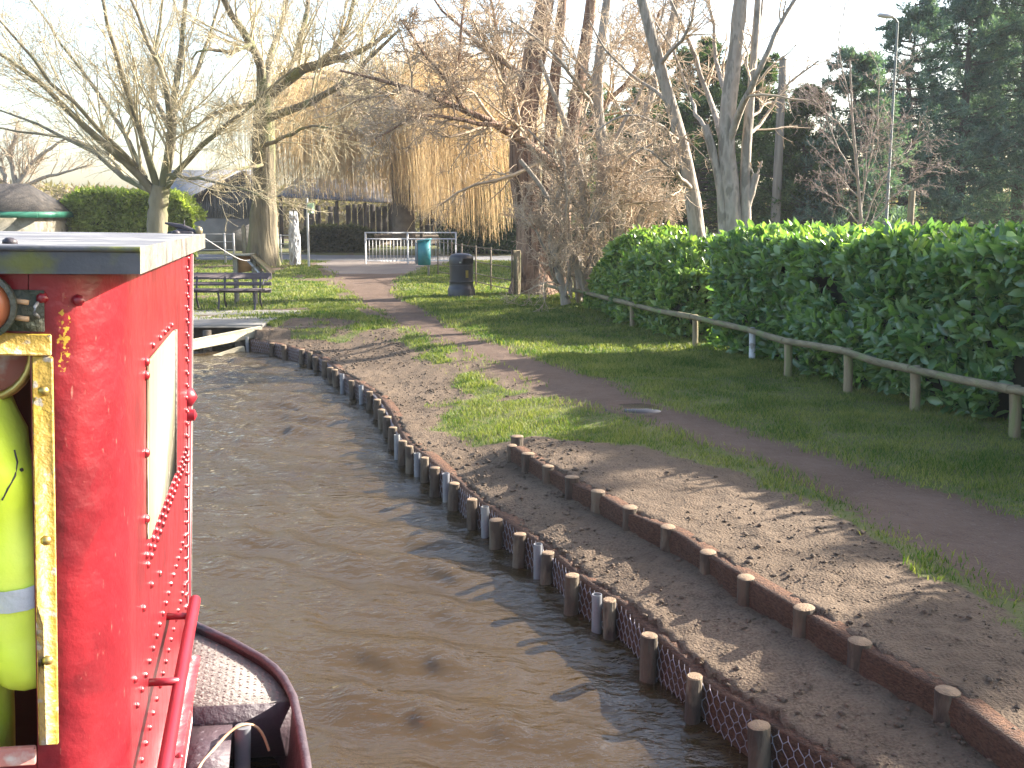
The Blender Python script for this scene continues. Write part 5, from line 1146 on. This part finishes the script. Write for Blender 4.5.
b = MB(); b.tube([(-.168, RU - .004, 2.185), (-.172, RU - .02, 2.175), (-.172, RU - .02, 2.16), (-.166, RU - .004, 2.15)], .004, 6); b.build('hook', M['galv'], boat)
# brass-rimmed disc just inside
b = MB(); b.tube([(-.31 + .115 * math.cos(a), RU + .06, 2.06 + .115 * math.sin(a)) for a in np.linspace(0, 2 * math.pi, 30)], .011, 8); smooth_by_angle(b.build('porthole_rim', M['brass'], boat), 60)
b = MB(); b.lathe([(.11, 0), (.11, .01)], (-.31, RU + .07, 2.06), 28, rot=ry); b.build('porthole_disc', M['pinkbar'], boat)
b = MB(); b.box((-.70, .2, 1.2), (1.3, .02, 1.8)); b.box((-.70, -.2, .44), (1.3, .75, .06)); b.build('interior_bulkhead', M['interior'], boat)
# hull and deck
hp = [(.10, 1.80), (.14, 1.66), (.191, 1.50), (.26, 1.40), (.334, 1.29), (.39, 1.18), (.427, 1.07), (.462, .90), (.484, .625), (.499, .377), (.51, .0), (.51, -.8), (.51, -2.2)]
hp = [(-.05, 1.86), (.029, 1.70)] + hp[2:]
lh = [(-1.38 - (x + .0), y) for x, y in hp[::-1]]
outline = hp[::-1] + [(-.3, 1.93), (-.70, 1.97), (-1.1, 1.93)] + [(-1.4 - x, y) for x, y in hp]
b = MB(); n = len(outline); zs = [-.5, 0, .25, .47]; sc = [.9, .96, .99, 1.0]
V = [(-.7 + (x + .7) * s_, y, z) for z, s_ in zip(zs, sc) for x, y in outline]
b.add(V, [[i * n + j, i * n + (j + 1) % n, (i + 1) * n + (j + 1) % n, (i + 1) * n + j] for i in range(3) for j in range(n)]); b.add([(-.7 + (x + .7) * .985, y, .10) for x, y in outline], [list(range(n))])
smooth_by_angle(b.build('hull', M['hull'], boat), 50)
b = MB(); b.tube([(x, y, .475) for x, y in outline[:-1]], .018, 8); gw = b.build('gunwale_rim', M['hull'], boat); smooth_by_angle(gw, 60)
# foredeck plate (checker) : polygon u>.92
dk = [(x * .985, y * .99) for x, y in hp if y > .9]; dpoly = [(-.2, .92)] + [(.455, .92)] + [(x * .97, y * .985) for x, y in hp[::-1] if y > 1.0] + [(-.2, 1.85)]
b = MB(); b.prism(dpoly, .43, .45); 
def inside(x, y): 
    xx = np.interp(y, [q[1] for q in hp[::-1]], [q[0] for q in hp[::-1]]); return x < xx - .04
iy = 0
for y in np.arange(.95, 1.75, .027):
    iy += 1
    for ix, x in enumerate(np.arange(-.05, .46, .03)):
        if inside(x, y):
            a = .8 if (ix + iy) % 2 else -.8; c_, s_ = math.cos(a), math.sin(a); L_, w_ = .012, .004; z_ = .45
            b.add([(x + c_ * L_, y + s_ * L_, z_), (x - s_ * w_, y + c_ * w_, z_ + .0), (x - c_ * L_, y - s_ * L_, z_), (x + s_ * w_, y - c_ * w_, z_), (x, y, z_ + .005)], [[0, 1, 4], [1, 2, 4], [2, 3, 4], [3, 0, 4]])
b.build('deck_plate', M['deckplate'], boat)
b = MB(); b.box((.13, .915, .33), (.66, .008, .23)); b.build('deck_bulkhead', M['hull'], boat)
b = MB(); b.prism([(.02, .55), (.225, .55), (.225, .905), (.02, .905)], .36, .375)
for y in np.arange(.6, .9, .06):
    for x in np.arange(.06, .21, .05): b.add([(x + .012, y + .009, .375), (x - .004, y + .004, .375), (x - .012, y - .009, .375), (x + .004, y - .004, .375), (x, y, .38)], [[0, 1, 4], [1, 2, 4], [2, 3, 4], [3, 0, 4]])
b.build('lower_plate', M['hull'], boat)
b = MB(); b.tube([(.268, .80, .10), (.268, .80, .41)], .031, 16); b.lathe([(.031, 0), (.024, .001)], (.268, .80, .41), 16); smooth_by_angle(b.build('grey_pipe', M['pipe'], boat), 50)
b = MB(); b.tube(resample([(.37, .80, .30), (.345, .82, .37), (.31, .82, .41), (.262, .79, .425), (.22, .77, .41), (.17, .70, .38), (.13, .62, .37), (.11, .52, .38), (.09, .42, .385)], 24), .0055, 6); smooth_by_angle(b.build('rope', M['woodtan'], boat), 60)
b = MB(); b.lathe([(.11, 0), (.12, .03), (.115, .07), (.06, .085), (.01, .088)], (.37, .64, .14), 20, sx=.9); smooth_by_angle(b.build('fender', M['cream'], boat), 50)
b = MB(); b.lathe([(.016, 0), (.016, .02), (.006, .03)], (.055, .50, .44), 10); b.build('red_knob', M['red2'], boat)
b = MB(); b.box((.02, .2, .40), (.10, 2.4, .12), bev=.01); b.build('side_step', M['red'], boat)
# things lying on the roof edge
def bpt(x, y, z): q = Vector(BO) + V_ * x + U_ * y + W_ * z; return np.array(q)
bh = thing('mooring_hook', 'black curved iron hook with a spike and pale rounded tip on the roof corner', 'hook', tuple(bpt(-.05, 1.5, 2.31)))
rz = zroof(-.1); b = MB()
P_ = lambda px, py, D=4.55: P(px, py, D)
b.tube([P_(165, 223), P_(172, 224.5), P_(182, 227), P_(190, 230), P_(201, 235)], [.004, .008, .013, .012, .009], 8)
b.tube([P_(170, 235.5), P_(180, 231), P_(188, 231)], [.006, .014, .012], 8); b.box(P_(182, 234), (.11, .06, .022), bev=.004)
b.tube([P_(184, 228), P_(184.5, 219.5)], [.005, .001], 6); smooth_by_angle(b.build('hook_body', M['black_iron'], bh), 60)
b = MB(); b.lathe([(.004, -.02), (.014, -.012), (.016, 0), (.013, .012), (.003, .018)], P_(199, 230.5), 12); smooth_by_angle(b.build('rounded_tip', M['cream'], bh), 60)
e_ = P(250, 260, 22); s_ = P_(201, 236); pts = [s_ + (e_ - s_) * t - np.array([0, 0, .05 * math.sin(math.pi * t)]) for t in np.linspace(0, 1, 12)]
b = MB(); b.tube(pts, np.linspace(.0022, .010, 12), 5); tag(b.build('mooring_line', M['galv']), 'thin pale line running from the boat roof corner toward the bank', 'line')

# ------------------------------------------------------------------ person in hi-vis jacket in the doorway
M['hivis'] = mat('hivis', (.78, .92, .05), (.86, .98, .14), 6, .7, bump=1.2, bscale=9)
M['silver'] = mat('silver_tape', (.62, .64, .68), (.5, .52, .56), 9, .35, bump=.6)
M['skin'] = mat('skin', (.55, .33, .24), (.5, .29, .2), 8, .5)
M['trousers'] = mat('trousers', (.03, .035, .06), (.05, .055, .09), 8, .8)
M['redglove'] = mat('red_trousers', (.50, .05, .02), (.42, .04, .02), 8, .7)
M['hair'] = mat('hair', (.08, .05, .03), (.12, .08, .05), 30, .8)
def skin_obj(name, pts, edges, radii, m, parent, lvl=2, root=0):
    me = bpy.data.meshes.new(name); me.from_pydata([tuple(p) for p in pts], edges, []); o = bpy.data.objects.new(name, me); COL.objects.link(o)
    me.materials.append(m); s = o.modifiers.new('skin', 'SKIN'); s.use_smooth_shade = True
    for i, r in enumerate(radii):
        sv = me.skin_vertices[0].data[i]; sv.radius = (r, r) if np.isscalar(r) else r; sv.use_root = (i == root)
    u = o.modifiers.new('sub', 'SUBSURF'); u.levels = lvl; u.render_levels = lvl
    if parent: o.parent = parent
    return o
me_root = thing('person', 'person in a yellow hi-vis jacket with silver band, in the cabin doorway', 'person', tuple(bpt(-.46, -.51, .40)), rot=(0, 0, -AZ)); me_root.scale = (1.06, 1.06, 1.06)
# local: x right, y forward, z up (feet at 0), shoulder ~1.42
body = [(0, 0, .95), (0, -.0, 1.12), (0, -.0, 1.30), (0, 0, 1.44), (0, .0, 1.53), (0, .02, 1.62), (0, .02, 1.72),
        (.09, .12, .88), (.10, .14, .50), (.10, .12, .08), (.10, .24, .03), (-.09, .12, .88), (-.10, .14, .50), (-.10, .12, .08), (-.10, .24, .03),
        (.18, 0, 1.42), (.245, -.01, 1.13), (.25, .02, .90), (.25, .04, .83), (-.18, 0, 1.42), (-.26, -.02, 1.15), (-.24, .14, .98), (-.20, .22, .95)]
ed = [(0, 1), (1, 2), (2, 3), (3, 4), (4, 5), (5, 6), (0, 7), (7, 8), (8, 9), (9, 10), (0, 11), (11, 12), (12, 13), (13, 14), (3, 15), (15, 16), (16, 17), (17, 18), (3, 19), (19, 20), (20, 21), (21, 22)]
rd = [.13, .13, .14, .10, .055, .08, .085, .085, .062, .045, .04, .085, .062, .045, .04, .065, .05, .04, .028, .065, .05, .04, .028]
skin_obj('body', body, ed, rd, M['skin'], me_root)
skin_obj('jacket', [(0, 0, .66), (0, 0, .94), (0, 0, 1.2), (0, 0, 1.38), (0, 0, 1.50), (.18, 0, 1.43), (.25, -.01, 1.16), (.255, .02, .74), (-.17, 0, 1.41), (-.27, -.02, 1.15), (-.25, .12, 1.0)],
         [(0, 1), (1, 2), (2, 3), (3, 4), (3, 5), (5, 6), (6, 7), (3, 8), (8, 9), (9, 10)], [.225, .215, .205, .18, .10, .125, .10, .08, .105, .085, .07], M['hivis'], me_root)
skin_obj('trousers', [(0, .06, .9), (.10, .13, .80), (.10, .14, .48), (.10, .12, .1), (-.10, .13, .80), (-.10, .14, .48), (-.10, .12, .1)], [(0, 1), (1, 2), (2, 3), (0, 4), (4, 5), (5, 6)], [.15, .115, .085, .07, .115, .085, .07], M['hivis'], me_root)
b = MB(); b.lathe([(.196, .905), (.203, .925), (.203, .965), (.196, .985)], (0, 0, 0), 30, cap=False); smooth_by_angle(b.build('reflective_band', M['silver'], me_root), 60)
b = MB(); b.tube([(.252, .0, 1.04), (.253, .01, .985)], .102, 16, cap=False); smooth_by_angle(b.build('sleeve_band', M['silver'], me_root), 60)
b = MB(); b.lathe([(.01, -.03), (.075, .0), (.10, .05), (.098, .10), (.06, .14), (.01, .155)], (0, .01, 1.70), 20); smooth_by_angle(b.build('hair', M['hair'], me_root), 60)
skin_obj('face', [(0, .10, 1.66), (0, .135, 1.64), (0, .12, 1.60)], [(0, 1), (1, 2)], [.02, .016, .02], M['skin'], me_root, 1)
for sx_ in (1, -1):
    w0 = np.array([.25, .03, .84]) if sx_ > 0 else np.array([-.20, .22, .93]); hd = [w0, w0 + (0, .05, -.02), w0 + (-.01 * sx_, .09, -.03)]
    pts_ = list(hd); es = [(0, 1), (1, 2)]; rr_ = [.026, .034, .032]
    for f_ in range(4):
        o_ = (f_ - 1.5) * .019; L_ = (.06, .07, .066, .05)[f_]; i_ = len(pts_); pts_ += [w0 + (o_, .12, -.035), w0 + (o_, .12 + L_ * .4, -.055), w0 + (o_, .12 + L_ * .55, -.085)]; es += [(2, i_), (i_, i_ + 1), (i_ + 1, i_ + 2)]; rr_ += [.010, .009, .007]
    i_ = len(pts_); pts_ += [w0 + (-.04 * sx_, .06, -.03), w0 + (-.055 * sx_, .09, -.05)]; es += [(1, i_), (i_, i_ + 1)]; rr_ += [.012, .009]
    skin_obj('hand', pts_, es, rr_, M['skin'], me_root, 1)
_jk = [o for o in bpy.data.objects if o.name == 'jacket'][0]; _t = bpy.data.textures.new('folds', 'CLOUDS'); _t.noise_scale = .13
_d = _jk.modifiers.new('folds', 'DISPLACE'); _d.texture = _t; _d.strength = .045; _d.mid_level = .5; _d.texture_coords = 'LOCAL'
bpy.context.view_layer.update(); _dg = bpy.context.evaluated_depsgraph_get()
def on_jacket(px, py):
    h = scn.ray_cast(_dg, Vector(CAM), Vector(ray(px, py)).normalized()); return (np.array(h[1]), np.array(h[2])) if h[0] and h[4].name == 'jacket' else None
for nm, qs, rr_, mm in (('press_stud', [(21, 470)], .0045, 'black_iron'), ('pocket_seam', [(2, 500), (8, 488), (15, 476), (17, 462), (14, 450)], .0022, 'black_iron'), ('sleeve_seam', [(26, 520), (25, 545), (23, 570), (20, 592)], .0014, 'silver')):
    hs = [on_jacket(*q) for q in qs]
    if all(h is not None for h in hs):
        b = MB()
        if len(hs) == 1: b.tube([hs[0][0] - hs[0][1] * .003, hs[0][0] + hs[0][1] * .004], rr_, 10)
        else: b.tube([h[0] + h[1] * .001 for h in hs], rr_, 6)
        o = b.build(nm, M[mm]); smooth_by_angle(o, 60); o.parent = me_root; o.matrix_parent_inverse = me_root.matrix_world.inverted()
    else: print('no hit', nm, [h is not None for h in hs])
for o in bpy.data.objects:
    if '_local' in o: del o['_local']
